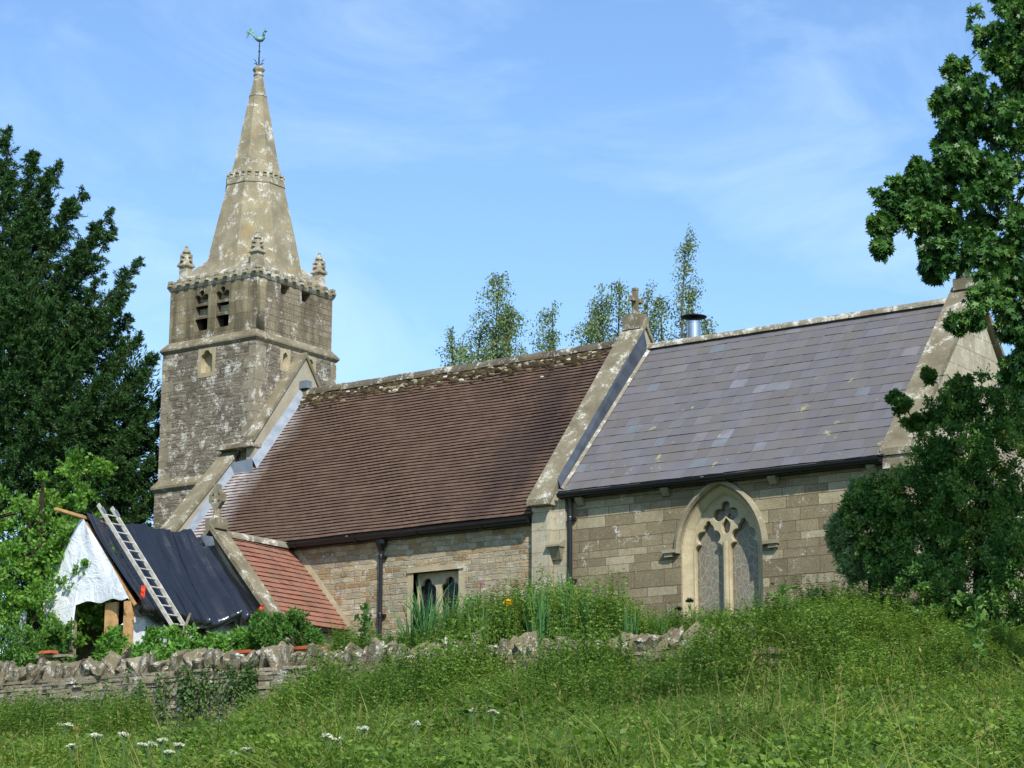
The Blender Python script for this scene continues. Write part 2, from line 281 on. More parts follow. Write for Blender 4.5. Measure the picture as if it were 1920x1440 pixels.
t = NT('white_plastic'); bs = t.n('BsdfPrincipled'); bs.inputs['Base Color'].default_value = (.84, .86, .88, 1); bs.inputs['Roughness'].default_value = .25; t.put(bs.inputs['Normal'], t.bump(t.noise(2.2, 5, .6, dist=1.6), .7, .09))
tl = t.n('BsdfTranslucent'); tl.inputs[0].default_value = (.8, .84, .88, 1); ms = t.n('MixShader'); ms.inputs[0].default_value = .12; t.t.links.new(bs.outputs[0], ms.inputs[1]); t.t.links.new(tl.outputs[0], ms.inputs[2]); t.t.links.new(ms.outputs[0], t.out.inputs[0]); M['sheet'] = t.m
# leaded stained glass seen from outside: dull panes with pale lead lines
t = NT('leaded_glass'); w = t.wall(.16, 3.5); L_ = None
for sc_, wd in (((9.5, 4.6, 1), .02), ((4.6, 11, 1), .015)):
    e = t.n('TexVoronoi', voronoi_dimensions='2D', feature='DISTANCE_TO_EDGE'); t.put(e.inputs['Vector'], t.mapv(w, sc_)); e.inputs['Scale'].default_value = 1
    r_ = t.ramp(e.outputs[0], [(wd, .7), (wd*2.2, 0.)]); L_ = r_ if L_ is None else t.math('MAXIMUM', L_, t.math('MULTIPLY', r_, t.ramp(t.noise(3, 2), [(.45, 0.), (.55, 1.)])))
c = t.ramp(t.noise(5, 3, .6), [(.35, '#6f6b59'), (.5, '#7b7664'), (.58, '#77695a'), (.68, '#6c6c62')])
M['leaded'] = t.fin(t.mix(L_, c, lin('#a9a796')), .5, spec=.35)
t = NT('diamond_glass'); M['darkglass'] = t.fin('#20242a', .12, spec=.6)
def drystone(name, cols, white):
    t = NT(name); c = t.ramp(t.attr(), [(i/(len(cols)-1), q) for i, q in enumerate(cols)]); c = t.mix(t.ramp(t.noise(7, 6, .7), [(.3, .6), (.65, 0.)]), c, lin('#5e5543'))
    return t.fin(lichen(t, c, white, .68, 4.5, '#dcd9cf', '#a87d45'), .95, t.bump(t.noise(14, 6, .7), 1, .03))
M['dry'] = drystone('dry_stone', ['#857c69', '#9e937c', '#93876c', '#ada189', '#746c5b'], .60)
M['drycap'] = drystone('dry_stone_cap', ['#6f6752', '#837a62', '#776d53', '#8f8770'], .575)
def leaf(name, cols, rough=.5, trans=.35, tint=1.25, inst=False, spec=.3):
    t = NT(name); r = t.attr()
    if inst: oi = t.n('ObjectInfo'); r = t.math('FRACT', t.math('ADD', t.math('MULTIPLY', r, .75), t.math('MULTIPLY', oi.outputs['Random'], .5)))
    c = t.ramp(r, [(i/(len(cols)-1), q) for i, q in enumerate(cols)])
    if inst:                                      # drifts of different weeds across the ground
        p = t.ramp(t.noise(.42, 4, .6, v=oi.outputs['Location']), [(.30, (.50, .58, .50, 1)), (.5, (.85, .87, .80, 1)), (.72, (1.12, 1.02, .85, 1))]); c = t.mix(1., c, p, 'MULTIPLY')
    b = t.n('BsdfPrincipled'); t.put(b.inputs['Base Color'], c); b.inputs['Roughness'].default_value = rough; b.inputs['Specular IOR Level'].default_value = spec
    tr = t.n('BsdfTranslucent'); t.put(tr.inputs[0], t.mix(1., c, (tint, tint*1.05, .55, 1), 'MULTIPLY')); ms = t.n('MixShader'); ms.inputs[0].default_value = trans
    t.t.links.new(b.outputs[0], ms.inputs[1]); t.t.links.new(tr.outputs[0], ms.inputs[2]); t.t.links.new(ms.outputs[0], t.out.inputs[0]); return t.m
M['yew'] = leaf('yew_leaf', ['#22391b', '#2d4a22', '#395b2a', '#4b7037'], .55, .25)
M['hazel'] = leaf('hazel_leaf', ['#4f7a28', '#648f35', '#78a042', '#8cae50'], .5, .4)
M['bush'] = leaf('bush_leaf', ['#3c5f27', '#4c7330', '#5d843b', '#70944a'], .5, .35)
M['sycamore'] = leaf('sycamore_leaf', ['#25431d', '#315325', '#41692f', '#587d3a', '#7d974d'], .42, .22)
M['thorn'] = leaf('thorn_leaf', ['#294a20', '#3d632b', '#5c843c', '#86a24e', '#a8aa58'], .45, .22)
M['willow'] = leaf('grey_leaf', ['#5c7649', '#76905c', '#93a67c', '#688354'], .5, .3)
M['birch'] = leaf('birch_leaf', ['#556a42', '#697f50', '#80935f', '#95a472'], .5, .35)
M['creeper'] = leaf('creeper_leaf', ['#44702a', '#5a8a37', '#6f9c44', '#82a84e'], .45, .35)
M['ivy'] = leaf('ivy_leaf', ['#2f4a20', '#3f5f2a', '#55723a', '#647a44'], .5, .25)
M['iris'] = leaf('iris_leaf', ['#3f6a3a', '#4f7c46', '#5f8c50', '#6f9a55'], .4, .3)
M['weed'] = leaf('weed_leaf', ['#3d561e', '#53732a', '#6a8a35', '#8ba548', '#5c7b30'], .55, .4, inst=True)
M['grass'] = leaf('grass_leaf', ['#4f6c29', '#688635', '#809543', '#979f55', '#5d7a31'], .55, .4, inst=True)
M['dry_grass'] = leaf('dry_grass', ['#757a42', '#8a864e', '#677038'], .6, .3, inst=True)
M['petal_white'] = leaf('white_petals', ['#e6e8dc', '#f4f4ee'], .6, .3, 1)
M['petal_yellow'] = leaf('yellow_petals', ['#e3b20c', '#f0c61c'], .6, .3, 1)
M['petal_pink'] = leaf('pink_petals', ['#b45a9a', '#c86fae'], .6, .3, 1)
M['stem'] = plain('green_stem', '#4d6a32', .7)
M['seed'] = plain('seed_head', '#4a5138', .8, .2, 0, (30, '#2a2e20'))
t = NT('meadow_ground'); M['ground'] = t.fin(t.mix(t.noise(.9, 6, .65), lin('#2c3a18'), lin('#465a26')), .95, t.bump(t.noise(6, 6, .7), 1, .1))
# ================================================================== SETTING
def sstep(a, b, x): t = np.clip((x-a)/(b-a), 0, 1); return t*t*(3-2*t)
def ground_z(x, y):
    x, y = np.asarray(x, float), np.asarray(y, float)
    base = 4.2+.3*sstep(15, 21, x); mead = base+.112*(y+13)-.016*(x-12); mead = np.where(y > -13, base+.03*(y+13)-.016*(x-12), mead)
    yard = 5.72+.10*(np.minimum(y, 0)+13)-.7*sstep(23.5, 28, x)
    wide = sstep(20.3, 22.5, x); left = sstep(3, 0, x); s = np.maximum(wide*2.2, left*1.5)+.12
    k = sstep(-1, 1, (y+13.0+wide*.4)/s)
    z = mead*(1-k)+yard*k
    far = np.maximum(np.hypot(x-12, y+10)-70, 0); z = z+np.where(far > 0, (2.0-z)*sstep(0, 160, far), 0)
    return z+.05*np.sin(x*1.7+y*.9)*np.cos(y*1.3-x*.4)*(np.abs(y+13) > .6)
g1 = np.concatenate([np.linspace(-1500, -120, 9), np.linspace(-90, -12, 14), np.arange(-10, 46, .5), np.linspace(48, 120, 12), np.linspace(160, 1500, 9)])
g2 = np.concatenate([np.linspace(-1500, -150, 8), np.linspace(-120, -62, 8), np.arange(-60, -16, .7), np.arange(-15.5, -10.4, .12), np.arange(-10, 12, .8), np.linspace(14, 90, 14), np.linspace(130, 1500, 9)])
X, Y = np.meshgrid(g1, g2); Z = ground_z(X, Y); b = MB(); nx = len(g1)
b.v = list(map(tuple, np.stack([X, Y, Z], -1).reshape(-1, 3))); b.f = [(j*nx+i, j*nx+i+1, (j+1)*nx+i+1, (j+1)*nx+i) for j in range(len(g2)-1) for i in range(nx-1)]; b.r = [0]*len(b.f)
tag(b.build('ground', M['ground'], smooth=True), kind='structure')
# ================================================================== CHURCH
church = empty('church', (11, 0, 6.6), 'old stone parish church with a small spired tower, brown tiled nave and slate roofed chancel', 'church')
def part(mb, name, m, parent=church, smooth=False, label=None):
    o = mb.build(name, M[m] if isinstance(m, str) else m, parent, smooth)
    if label: o['label'] = label
    return o
# ---- tower, lower stage
TW = 1.64
b = MB(); b.box(-TW, TW-.3, -TW+.3, TW, 6, 15.78); b.box(-TW-.06, TW+.06, -TW-.06, TW+.06, 6, 11.97); tower = part(b, 'tower', 'tower_rubble'); M['quoin'] = stone('quoin', '#9b917b', '#7d735e', .56, .72, 4, .012)
M['nichestone'] = stone('niche_stone', '#b5a988', '#978a6b', .6, .75, 3, .006)
sn = [(-.30, .19, 14.97, 15.70)]; en = [(-.60, -.32, 15.12, 15.64), (.43, .73, 15.12, 15.66)]
def niche_loop(a, bb, z0, z1):
    c = (a+bb)/2; h = (bb-a)/2-.045; zc = z1-.05-h
    return [(c+h, z0+.07)]+foils((c, zc), [(c, zc+h*.42, h*.55), (c-h*.5, zc, h*.5), (c+h*.5, zc, h*.5)], 28, 0, math.pi)+[(c-h, z0+.07)]
plate('tower_face', [rect(-TW, TW, 6, 15.78)]+[rect(a, bb, c, d) for a, bb, c, d in sn], south(-TW), .3, M['tower_rubble'], tower)
plate('tower_face', [rect(-TW+.3, TW, 6, 15.78)]+[rect(a, bb, c, d) for a, bb, c, d in en], east(TW), .3, M['tower_rubble'], tower)
for mf, q in ((south(-TW-.006), sn), (east(TW+.006), en)):
    for a, bb, c, d in q:
        o = plate('niche', [rect(a-.06, bb+.06, c-.05, d+.03), niche_loop(a, bb, c, d)], mf, .2, M['nichestone'], church); 
        k = MB(); p = [mf(a, c, .19), mf(bb, c, .19), mf(bb, d, .19), mf(a, d, .19)]; k.add(p, [(0, 1, 2, 3)]); part(k, 'niche_back', 'nichestone', o)
z = 12.2; i = 0                                   # dressed corner stones
def quoin(*a): b = MB(); b.box(*a); part(b, 'quoin', 'quoin', tower)
while z < 15.4:
    h = random.uniform(.24, .40); L = (.22, .40)[i % 2]; L2 = (.40, .22)[i % 2]
    quoin(TW-L, TW+.005, -TW-.005, -TW+L2, z+.006, z+h-.006); quoin(-TW-.005, -TW+L2, -TW-.006, -TW+.1, z+.006, z+h-.006); quoin(TW-.1, TW+.006, TW-L, TW+.006, z+.006, z+h-.006); z += h; i += 1
b = MB(); b.square([(TW-.02, 15.70), (TW+.01, 15.71), (TW+.065, 15.785), (TW+.065, 15.83), (1.55, 16.03), (1.4, 16.04)]); part(b, 'string_course', 'coping')
b = MB(); b.square([(TW-.02, 11.9), (TW+.08, 11.98), (TW+.14, 12.05), (TW+.14, 12.11), (TW-.02, 12.34)]); part(b, 'string_course', 'coping')
# ---- belfry
BW = 1.542; ZB0, ZB1 = 16.0, 17.56
lights = [(-.64, -.165, 16.24, 17.34), (.105, .58, 16.24, 17.34)]
def belf_loop(a, bb, z0, z1):
    c = (a+bb)/2; h = (bb-a)/2; zc = z1-h*.95
    return [(c+h, z0)]+foils((c, zc), [(c, zc+h*.62, h*.36), (c-h*.62, zc+h*.12, h*.38), (c+h*.62, zc+h*.12, h*.38)], 36, 0, math.pi)+[(c-h, z0)]
belfry = plate('belfry', [rect(-BW, BW, ZB0, ZB1)]+[belf_loop(*q) for q in lights], south(-BW), .34, M['belfry_ashlar'], church)
eo = [(-.60, -.26, 17.18, 17.50), (.25, .61, 17.16, 17.50)]
plate('belfry_wall', [rect(-BW+.34, BW, ZB0, ZB1)]+[rect(*q) for q in eo], east(BW), .34, M['belfry_block'], belfry)
b = MB(); b.box(-BW, -BW+.3, -BW+.34, BW, ZB0, ZB1); b.box(-BW+.3, BW-.34, BW-.3, BW, ZB0, ZB1); part(b, 'belfry_wall', 'belfry_block', belfry)
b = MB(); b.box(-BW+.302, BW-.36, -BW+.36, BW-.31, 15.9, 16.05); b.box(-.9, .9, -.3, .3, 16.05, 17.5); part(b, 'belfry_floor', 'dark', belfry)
for a, bb, z0, z1 in lights:                      # sloping stone louvres
    for zz in (16.60, 16.95):
        k = MB(); k.hexa([(a-.02, -BW+.03, zz-.03), (bb+.02, -BW+.03, zz-.03), (bb+.02, -BW+.33, zz+.12), (a-.02, -BW+.33, zz+.12)], [(a-.02, -BW+.03, zz+.03), (bb+.02, -BW+.03, zz+.03), (bb+.02, -BW+.33, zz+.2), (a-.02, -BW+.33, zz+.2)]); part(k, 'louvre', 'belfry_ashlar')
        k = MB(); k.box(a-.02, bb+.02, -BW+.2, -BW+.25, zz+.06, zz+.29); part(k, 'louvre_board', 'gable_stone', belfry)
b = MB(); b.square([(1.53, 17.44), (1.56, 17.46), (1.60, 17.54), (1.60, 17.60), (1.565, 17.62), (1.565, 17.70), (1.50, 17.745), (1.2, 17.80)]); cornice = part(b, 'cornice', 'cornice')
for s in range(4):
    c, sn_ = math.cos(s*math.pi/2), math.sin(s*math.pi/2); ax = ((c, sn_, 0), (-sn_, c, 0), (0, 0, 1)); k = 10
    for i in range(k):
        u = -1.5+3.0*i/(k-1); b = MB()
        for zz, h, pr in ((17.705, .032, 1.585), (17.60, .03, 1.62), (17.65, .05, 1.575)):
            w = .062 if zz != 17.65 else .035; uu = u+random.uniform(-.012, .012); b.obox((c*uu+sn_*pr, sn_*uu-c*pr, zz), ax, (w, .05, h))
        part(b, 'fleuron', 'cornice', cornice)
b = MB(); b.square([(1.46, 17.74), (1.42, 17.79), (.80, 18.46), (.5, 18.55)]); part(b, 'broach', 'ridge')
# ---- spire
b = MB(); o8 = math.pi/8; s8 = 1/math.cos(o8)
b.lathe([(r*s8, z) for r, z in ((1.37, 17.72), (1.31, 17.95), (1.235, 18.29), (1.115, 18.89), (.995, 19.45), (.875, 19.994), (.785, 20.405), (.74, 20.6), (.615, 21.076), (.505, 21.65), (.385, 22.335), (.28, 22.9), (.212, 23.2), (.155, 23.5), (.112, 23.78))], n=8, rot=o8); spire = part(b, 'spire', 'spire')
def spire_band(z, a, h, fl):
    b = MB(); b.lathe([(q*s8, zz) for q, zz in ((a*.97, z-.02), (a+.03, z+.005), (a+.02, z+h*.5), (a-.03, z+h*.55), (a-.06, z+h), (a-.13, z+h+.02))], n=8, rot=o8)
    for s in range(8):
        t = s*math.pi/4; ax = ((-math.sin(t), math.cos(t), 0), (math.cos(t), math.sin(t), 0), (0, 0, 1)); w = a*math.tan(o8)
        for i in range(fl):
            u = (-1+2*(i+.5)/fl)*w
            for zz, q in ((z+h*.64, .030), (z+h*.95, .028)): b.obox((math.cos(t)*(a-.03)-math.sin(t)*u, math.sin(t)*(a-.03)+math.cos(t)*u, zz), ax, (min(.05, w/fl*.55), .05 if fl > 1 else .03, q if fl > 1 else .016))
    part(b, 'spire_band', 'cornice')
spire_band(20.46, .765, .33, 3); spire_band(23.12, .215, .10, 1)
b = MB(); b.lathe([(.105, 23.72), (.14, 23.75), (.14, 23.79), (.11, 23.81), (.125, 23.86), (.165, 23.91), (.165, 23.95), (.12, 24.0), (.07, 24.04), (.02, 24.05)], n=16); part(b, 'spire_finial', 'coping', smooth=True)
# ---- pinnacles
for px_, py_ in ((-1, -1), (1, -1), (1, 1), (-1, 1)):
    c = (px_*1.27, py_*1.27); b = MB(); b.square([(.13, 17.70), (.125, 18.15), (.175, 18.18), (.175, 18.22), (.13, 18.30), (.10, 18.42), (.075, 18.52), (.055, 18.56)], c)
    b.lathe([(.05, 18.54), (.11, 18.58), (.10, 18.62), (.06, 18.68), (.035, 18.72), (.045, 18.75), (.01, 18.79)], (c[0], c[1], 0), 8)
    for zz, q in ((18.35, .15), (18.47, .15)):
        for s in range(4): a = s*math.pi/2; b.obox((c[0]+q*math.cos(a), c[1]+q*math.sin(a), zz), ((math.cos(a), math.sin(a), 0), (-math.sin(a), math.cos(a), 0), (0, 0, 1)), (.05, .04, .032))
    for s in range(4): a = s*math.pi/2+math.pi/4; b.obox((c[0]+.09*math.cos(a), c[1]+.09*math.sin(a), 18.59), ((math.cos(a), math.sin(a), 0), (-math.sin(a), math.cos(a), 0), (0, 0, 1)), (.03, .03, .025))
    part(b, 'pinnacle', 'cornice')
# ---- nave
NY, NE, NR = -3.903, 9.856, 14.50; NS = (NR-NE)/3.903; XW, XE = 1.22, 11.97; WY = -3.70
nwin = rect(8.47, 9.76, 7.25, 8.85)
nave = plate('nave_wall', [rect(XW, 11.87, 5.9, 9.80), nwin], south(WY), .5, M['nave_rubble'], church)
b = MB(); b.box(XW, 11.95, 3.2, 3.7, 5.9, 9.9); part(b, 'back_wall', 'nave_rubble', nave)
zr = lambda y, off=0: NE+off+(y-NY)*NS if y < 0 else NE+off+(-y-NY)*NS
b = MB(); pr = [(-3.68, 5.9), (3.68, 5.9), (3.68, zr(3.68, -.1)), (0, NR-.1), (-3.68, zr(-3.68, -.1))]; b.rings([[(.80, y, z) for y, z in pr], [(1.2, y, z) for y, z in pr]]); part(b, 'west_wall', 'nave_rubble', nave)
b = MB(); b.box(1.75, 11.8, -3.19, 3.19, 6.4, 6.5); part(b, 'nave_floor', 'dark', nave)
def tile_slope(name, m, O, U, S, length, width, g, tw, th, keep=lambda u, s: True, jit=1.0, stag=.5, wvar=0):
    O, U, S = map(lambda q: np.array(q, float), (O, U, S)); N = np.cross(U, S); b = MB(); k = int(length/g+.5)
    for r in range(k):
        u = -stag*tw*(r % 2); s0 = r*g; s1 = min((r+1)*g+.012, length); row = random.uniform(-.012, .012)*jit; ph = random.uniform(0, 6)
        while u < width:
            w = tw*random.uniform(1-wvar, 1+wvar); a, c = max(u, 0), min(u+w-.004, width); u += w
            if c-a < .03 or not keep((a+c)/2, s0): continue
            t = th*random.uniform(1-.22*jit, 1+.22*jit); d = random.uniform(-.004, .004)*jit+row; e = random.uniform(-.004, .004)*jit
            e *= jit; sg_ = .012*math.sin(u*.9+r*.11)+.008*math.sin(u*2.3+r*.3+1); d += .006*math.sin(u*1.3+ph); P = lambda uu, ss, nn: O+U*uu+S*ss+N*(nn+sg_*(tw < .3)+.014*(tw < .3))
            k2 = min(.013, t*.55); v = [P(a, s0+d, t+e), P(c, s0+d, t-e), P(c, s1, .004), P(a, s1, .004), P(a, s0+d, t+e-k2), P(c, s0+d, t-e-k2), P(c, s0+.075, .0), P(a, s0+.075, .0)]
            b.add(v, [(0, 1, 2, 3), (4, 5, 1, 0), (7, 6, 5, 4), (0, 3, 7, 4), (1, 5, 6, 2)])
    b.add([O-N*.02+U*.01, O-N*.02+U*(width-.01), O-N*.02+U*(width-.01)+S*length, O-N*.02+U*.01+S*length], [(0, 1, 2, 3)], .5)
    return part(b, name, m)
sl_ = math.hypot(3.903, NR-NE); tw_lim = (3.903-1.66)*sl_/3.903
nroof = tile_slope('nave_roof', 'tile_brown', (XW, NY, NE), (1, 0, 0), np.array((0, 3.903, NR-NE))/sl_, sl_, XE-XW-.05, sl_/50, .165, .038, lambda u, s: s < tw_lim or u+XW > 1.93, jit=.28)
b = MB(); b.add([(XW, .0, NR), (XE, 0, NR), (XE, 3.9, NE), (XW, 3.9, NE)], [(0, 1, 2, 3)]); part(b, 'roof_slope', 'tile_brown', nroof)
b = MB(); x = 1.95
while x < 11.88:                                  # ridge tiles bedded in rough, lichened mortar
    L = min(.45, 11.9-x); h = random.uniform(-.012, .012)
    b.rings([[(xx, .16*math.cos(t)*1.15, NR-.06+h+.205*math.sin(t)) for t in np.linspace(0, math.pi, 9)] for xx in (x, x+L-.01)], closed=True); x += L
part(b, 'nave_ridge', 'nave_ridge')
b = MB()
for i in range(1100):                              # moss cushions along the ridge
    x = random.uniform(1.95, 11.85); s = abs(random.gauss(0, .2)); y = -.12-s*.62; z = NR+y*NS+.06; q = random.uniform(.025, .075)
    b.ball((x, y, z), q*1.6, q*.8, q*.8, 6, 5)
tM = NT('moss'); M['moss'] = tM.fin(tM.ramp(tM.attr(), [(0, '#2e2418'), (.5, '#42351f'), (.8, '#574a30'), (.93, '#8f876c'), (1, '#c9c2a8')]), .95)
part(b, 'moss', 'moss', nroof)
# west copings
b = MB(); yb, zb, ya, za = -1.98, 12.93, 0, 15.50; sl1 = (za-zb)/(ya-yb)
for sg in (1, -1): b.hexa([(1.645, sg*yb, zb), (1.98, sg*yb, zb), (1.98, 0, za), (1.645, 0, za)], [(1.645, sg*yb, zb+.14), (1.98, sg*yb, zb+.14), (1.98, 0, za+.14), (1.645, 0, za+.14)])
part(b, 'gable_coping', 'coping')
b = MB(); pr = [(yb+.1, zb-.55), (-yb-.1, zb-.55), (-yb-.1, zb+.1), (0, za), (yb+.1, zb+.1)]; b.rings([[(1.646, y, z) for y, z in pr], [(1.93, y, z) for y, z in pr]]); part(b, 'gable_stub', 'mortar')
b = MB(); b.box(.72, 1.96, -2.05, -1.66, 12.80, 12.90); b.hexa([(.74, -2.0, 12.9), (1.645, -2.0, 12.9), (1.645, -1.66, 12.9), (.74, -1.66, 12.9)], [(.80, -1.92, 12.97), (1.645, -1.92, 12.97), (1.645, -1.66, 13.05), (.8, -1.66, 13.05)]); part(b, 'kneeler', 'coping')
lz = lambda y: 12.9+1.05*(y+1.7)
b = MB(); b.hexa([(.72, -4.3, lz(-4.3)-.14), (1.26, -4.3, lz(-4.3)-.14), (1.26, -1.75, lz(-1.75)-.14), (.72, -1.75, lz(-1.75)-.14)], [(.72, -4.3, lz(-4.3)), (1.26, -4.3, lz(-4.3)), (1.26, -1.75, lz(-1.75)), (.72, -1.75, lz(-1.75))]); part(b, 'gable_coping', 'coping')
b = MB(); pr = [(-4.15, 9.0), (-4.15, lz(-4.15)-.142), (-1.8, lz(-1.8)-.142), (-1.8, 9.0)]; b.rings([[(.82, y, z) for y, z in pr], [(1.21, y, z) for y, z in pr]]); part(b, 'gable_parapet', 'mortar')
def strip(name, m, x0, x1, yzs, w0, w1, n=0):     # sloping strip lying on a roof
    b = MB()
    for (ya, za), (yb_, zb_) in zip(yzs[:-1], yzs[1:]): b.add([(x0, ya, za+w0), (x1, ya, za+w1), (x1, yb_, zb_+w1), (x0, yb_, zb_+w0)], [(0, 1, 2, 3)])
    return part(b, name, m)
strip('lead_flashing', 'lead', 1.215, 1.42, [(-4.0, zr(-4.0)), (-1.98, zr(-1.98))], .26, .055)
strip('lead_flashing', 'lead', 1.935, 2.10, [(-1.98, zr(-1.98)), (-.15, zr(-.15))], .34, .055)
b = MB(); b.add([(1.215, -1.985, zr(-1.985)+.30), (1.95, -1.985, zr(-1.985)+.34), (2.05, -2.06, zr(-2.06)+.05), (1.3, -2.06, zr(-2.06)+.05)], [(0, 1, 2, 3)]); part(b, 'lead_flashing', 'lead')
b = MB(); b.box(1.94, 2.2, -.22, -.02, NR+.12, NR+.32); part(b, 'lead_box', 'lead')
# gutters and downpipes
def gutter(x0, x1, y, z, r=.075):
    b = MB(); pr = [(y+r*math.cos(t)*1.0, z-r*1.15*math.sin(t)) for t in np.linspace(0, math.pi, 9)]+[(y-r*.8, z), (y+r*.8, z)]
    b.rings([[(x0, p, q) for p, q in pr], [(x1, p, q) for p, q in pr]]); x = x0+.6
    while x < x1-.2: b.rings([[(x-.04, y+(p-y)*1.12, z+(q-z)*1.12-.002) for p, q in pr], [(x+.04, y+(p-y)*1.12, z+(q-z)*1.12-.002) for p, q in pr]]); x += 1.8
    b.box(x0, x1, y+r*.8, WY-.002 if y < -3.9 else WY+.09, z-r*1.35, z+.015)
    return part(b, 'gutter', 'iron')
gutter(4.55, 11.84, NY-.04, NE-.05, .105); gutter(12.56, 20.35, -3.85, 10.27, .08)
def downpipe(x, y, ztop, zbot, hop):
    b = MB(); c = lambda q: (x, y, q)
    b.tube([c(zbot), c(ztop)], .047, 10)
    if hop: b.lathe([(.05, -.32), (.055, -.27), (.085, -.2), (.135, -.1), (.135, .06), (.10, .06)], (x, y, ztop+.02), 8, math.pi/8)
    else: b.tube([c(ztop-.02), (x, y-.02, ztop+.1), (x, y+.0, ztop+.2)], .05, 10)
    z = ztop-.38
    while z > zbot: b.lathe([(.048, -.05), (.066, -.045), (.066, .03), (.06, .05), (.048, .055)], (x, y, z), 10); b.box(x-.11, x+.11, y+.03, y+.09, z-.035, z+.025); z -= 1.35
    return part(b, 'downpipe', 'iron')
downpipe(7.60, WY-.10, 9.66, 6.5, True); downpipe(12.78, -3.70, 10.10, 6.5, False)
# nave window: two trefoil headed lights under a square head
b = MB(); b.box(8.30, 9.90, -3.74, -3.45, 8.85, 8.965); b.box(8.30, 8.47, -3.705, -3.45, 7.1, 8.85); b.box(9.76, 9.93, -3.705, -3.45, 7.1, 8.85); b.box(8.3, 9.93, -3.74, -3.4, 7.0, 7.1)

win = part(b, 'window', 'dressed', label='square headed two light window in the nave wall')
def tref(cx, z0, zs, h): return [(cx+h, z0)]+foils((cx, zs), [(cx-h*.5, zs, h*.5), (cx+h*.5, zs, h*.5), (cx, zs+h*.55, h*.52)], 40, 0, math.pi)+[(cx-h, z0)]
plate('tracery', [rect(8.47, 9.76, 7.1, 8.85), tref(8.745, 7.14, 8.45, .265), tref(9.39, 7.14, 8.45, .265)], south(-3.54), .10, M['dressed'], win, .012)
b = MB(); b.add([(8.47, -3.42, 7.1), (9.76, -3.42, 7.1), (9.76, -3.42, 8.85), (8.47, -3.42, 8.85)], [(0, 1, 2, 3)]); part(b, 'glass', 'darkglass', win)
# ---- parapet gable between nave and chancel
cz = lambda y: 15.0-1.174*abs(y)
b = MB()
for sg in (-1, 1): b.hexa([(11.907, sg*4.12, cz(4.12)-.13), (12.508, sg*4.12, cz(4.12)-.13), (12.508, 0, 14.87), (11.907, 0, 14.87)], [(11.907, sg*4.12, cz(4.12)), (12.508, sg*4.12, cz(4.12)), (12.508, 0, 15.0), (11.907, 0, 15.0)])
part(b, 'gable_coping', 'coping')
b = MB(); pr = [(-3.70, 5.9), (3.7, 5.9), (3.7, cz(3.7)-.13), (0, 14.87), (-3.70, cz(3.7)-.13)]; b.rings([[(11.96, y, z) for y, z in pr], [(12.45, y, z) for y, z in pr]]); part(b, 'parapet_wall', 'mortar')
b = MB(); b.box(11.875, 12.36, -3.87, -3.72, 5.9, 10.02); b.hexa([(11.875, -4.0, 10.04), (12.45, -4.0, 10.04), (12.45, -3.7, 10.04), (11.875, -3.7, 10.04)], [(11.875, -4.1, 10.06), (12.5, -4.1, 10.06), (12.5, -3.7, 10.52), (11.875, -3.7, 10.52)]); b.box(12.362, 12.66, -3.73, -3.5, 5.9, 10.2); part(b, 'buttress', 'gable_stone')
b = MB(); b.hexa([(12.30, -3.98, 9.10), (12.66, -3.98, 9.10), (12.66, -3.72, 9.10), (12.30, -3.72, 9.10)], [(12.30, -3.98, 9.14), (12.66, -3.98, 9.14), (12.66, -3.72, 9.27), (12.30, -3.72, 9.27)]); b.hexa([(12.38, -3.80, 8.83), (12.60, -3.80, 8.83), (12.60, -3.72, 8.83), (12.38, -3.72, 8.83)], [(12.33, -3.93, 9.1), (12.64, -3.93, 9.1), (12.64, -3.72, 9.1), (12.33, -3.72, 9.1)]); part(b, 'bracket', 'hood')
def cross(name, c, h, aw, th, w, rot, base, m='coping', ring=False):
    b = MB(); cr_, sr = math.cos(rot), math.sin(rot); ax = ((cr_, sr, 0), (-sr, cr_, 0), (0, 0, 1)); zc = c[2]+h*.62
    b.obox((c[0], c[1], c[2]+h/2), ax, (w/2, th/2, h/2))
    b.obox((c[0], c[1], zc), ax, (aw, th/2*.97, w/2*.95))
    if ring:
        for k in range(4):                        # cusped arms
            t = k*math.pi/2+math.pi/4; d = np.array(ax[0])*math.cos(t)+np.array((0, 0, 1))*math.sin(t)
            b.obox(np.array((c[0], c[1], zc))+d*aw*.98, (d, ax[1], np.cross(d, ax[1])), (.035, th/2*.9, .075))
        for k in range(4):
            t = k*math.pi/2; d = np.array(ax[0])*math.cos(t)+np.array((0, 0, 1))*math.sin(t)
            b.obox(np.array((c[0], c[1], zc))+d*aw*1.0, (d, ax[1], np.cross(d, ax[1])), (.045, th/2*.92, .085))
        b.lathe([(.13, 0), (.15, .03), (.10, .08), (.085, .2), (.06, .3)], c, 8)
    else: b.obox((c[0], c[1], c[2]+h-.03), ax, (w*.62, th/2*1.1, .03)); b.obox((c[0]+cr_*aw, c[1]+sr*aw, zc), ax, (.03, th/2*1.08, w*.58)); b.obox((c[0]-cr_*aw, c[1]-sr*aw, zc), ax, (.03, th/2*1.08, w*.58))
    for q in base: b.obox((c[0], c[1], q[2]), ax, (q[0], q[1], q[3]))
    return part(b, name, m)
cross('gable_cross', (12.20, 0, 15.08), .78, .215, .12, .098, math.pi/2, [(.2, .25, 14.98, .17), (.14, .2, 15.17, .04)])
b = MB()
for y0, y1 in ((-3.80, -.12),):
    b.add([(12.509, y0, 10.32+(y0+3.812)*1.052+.30), (12.509, y1, 10.32+(y1+3.812)*1.052+.56), (12.60, y1, 10.32+(y1+3.812)*1.052+.08), (12.60, y0, 10.32+(y0+3.812)*1.052+.08)], [(3, 2, 1, 0)])
part(b, 'lead_flashing', plain('dark_lead', '#4f555c', .5, .4, .3, (3, '#3a4046')))
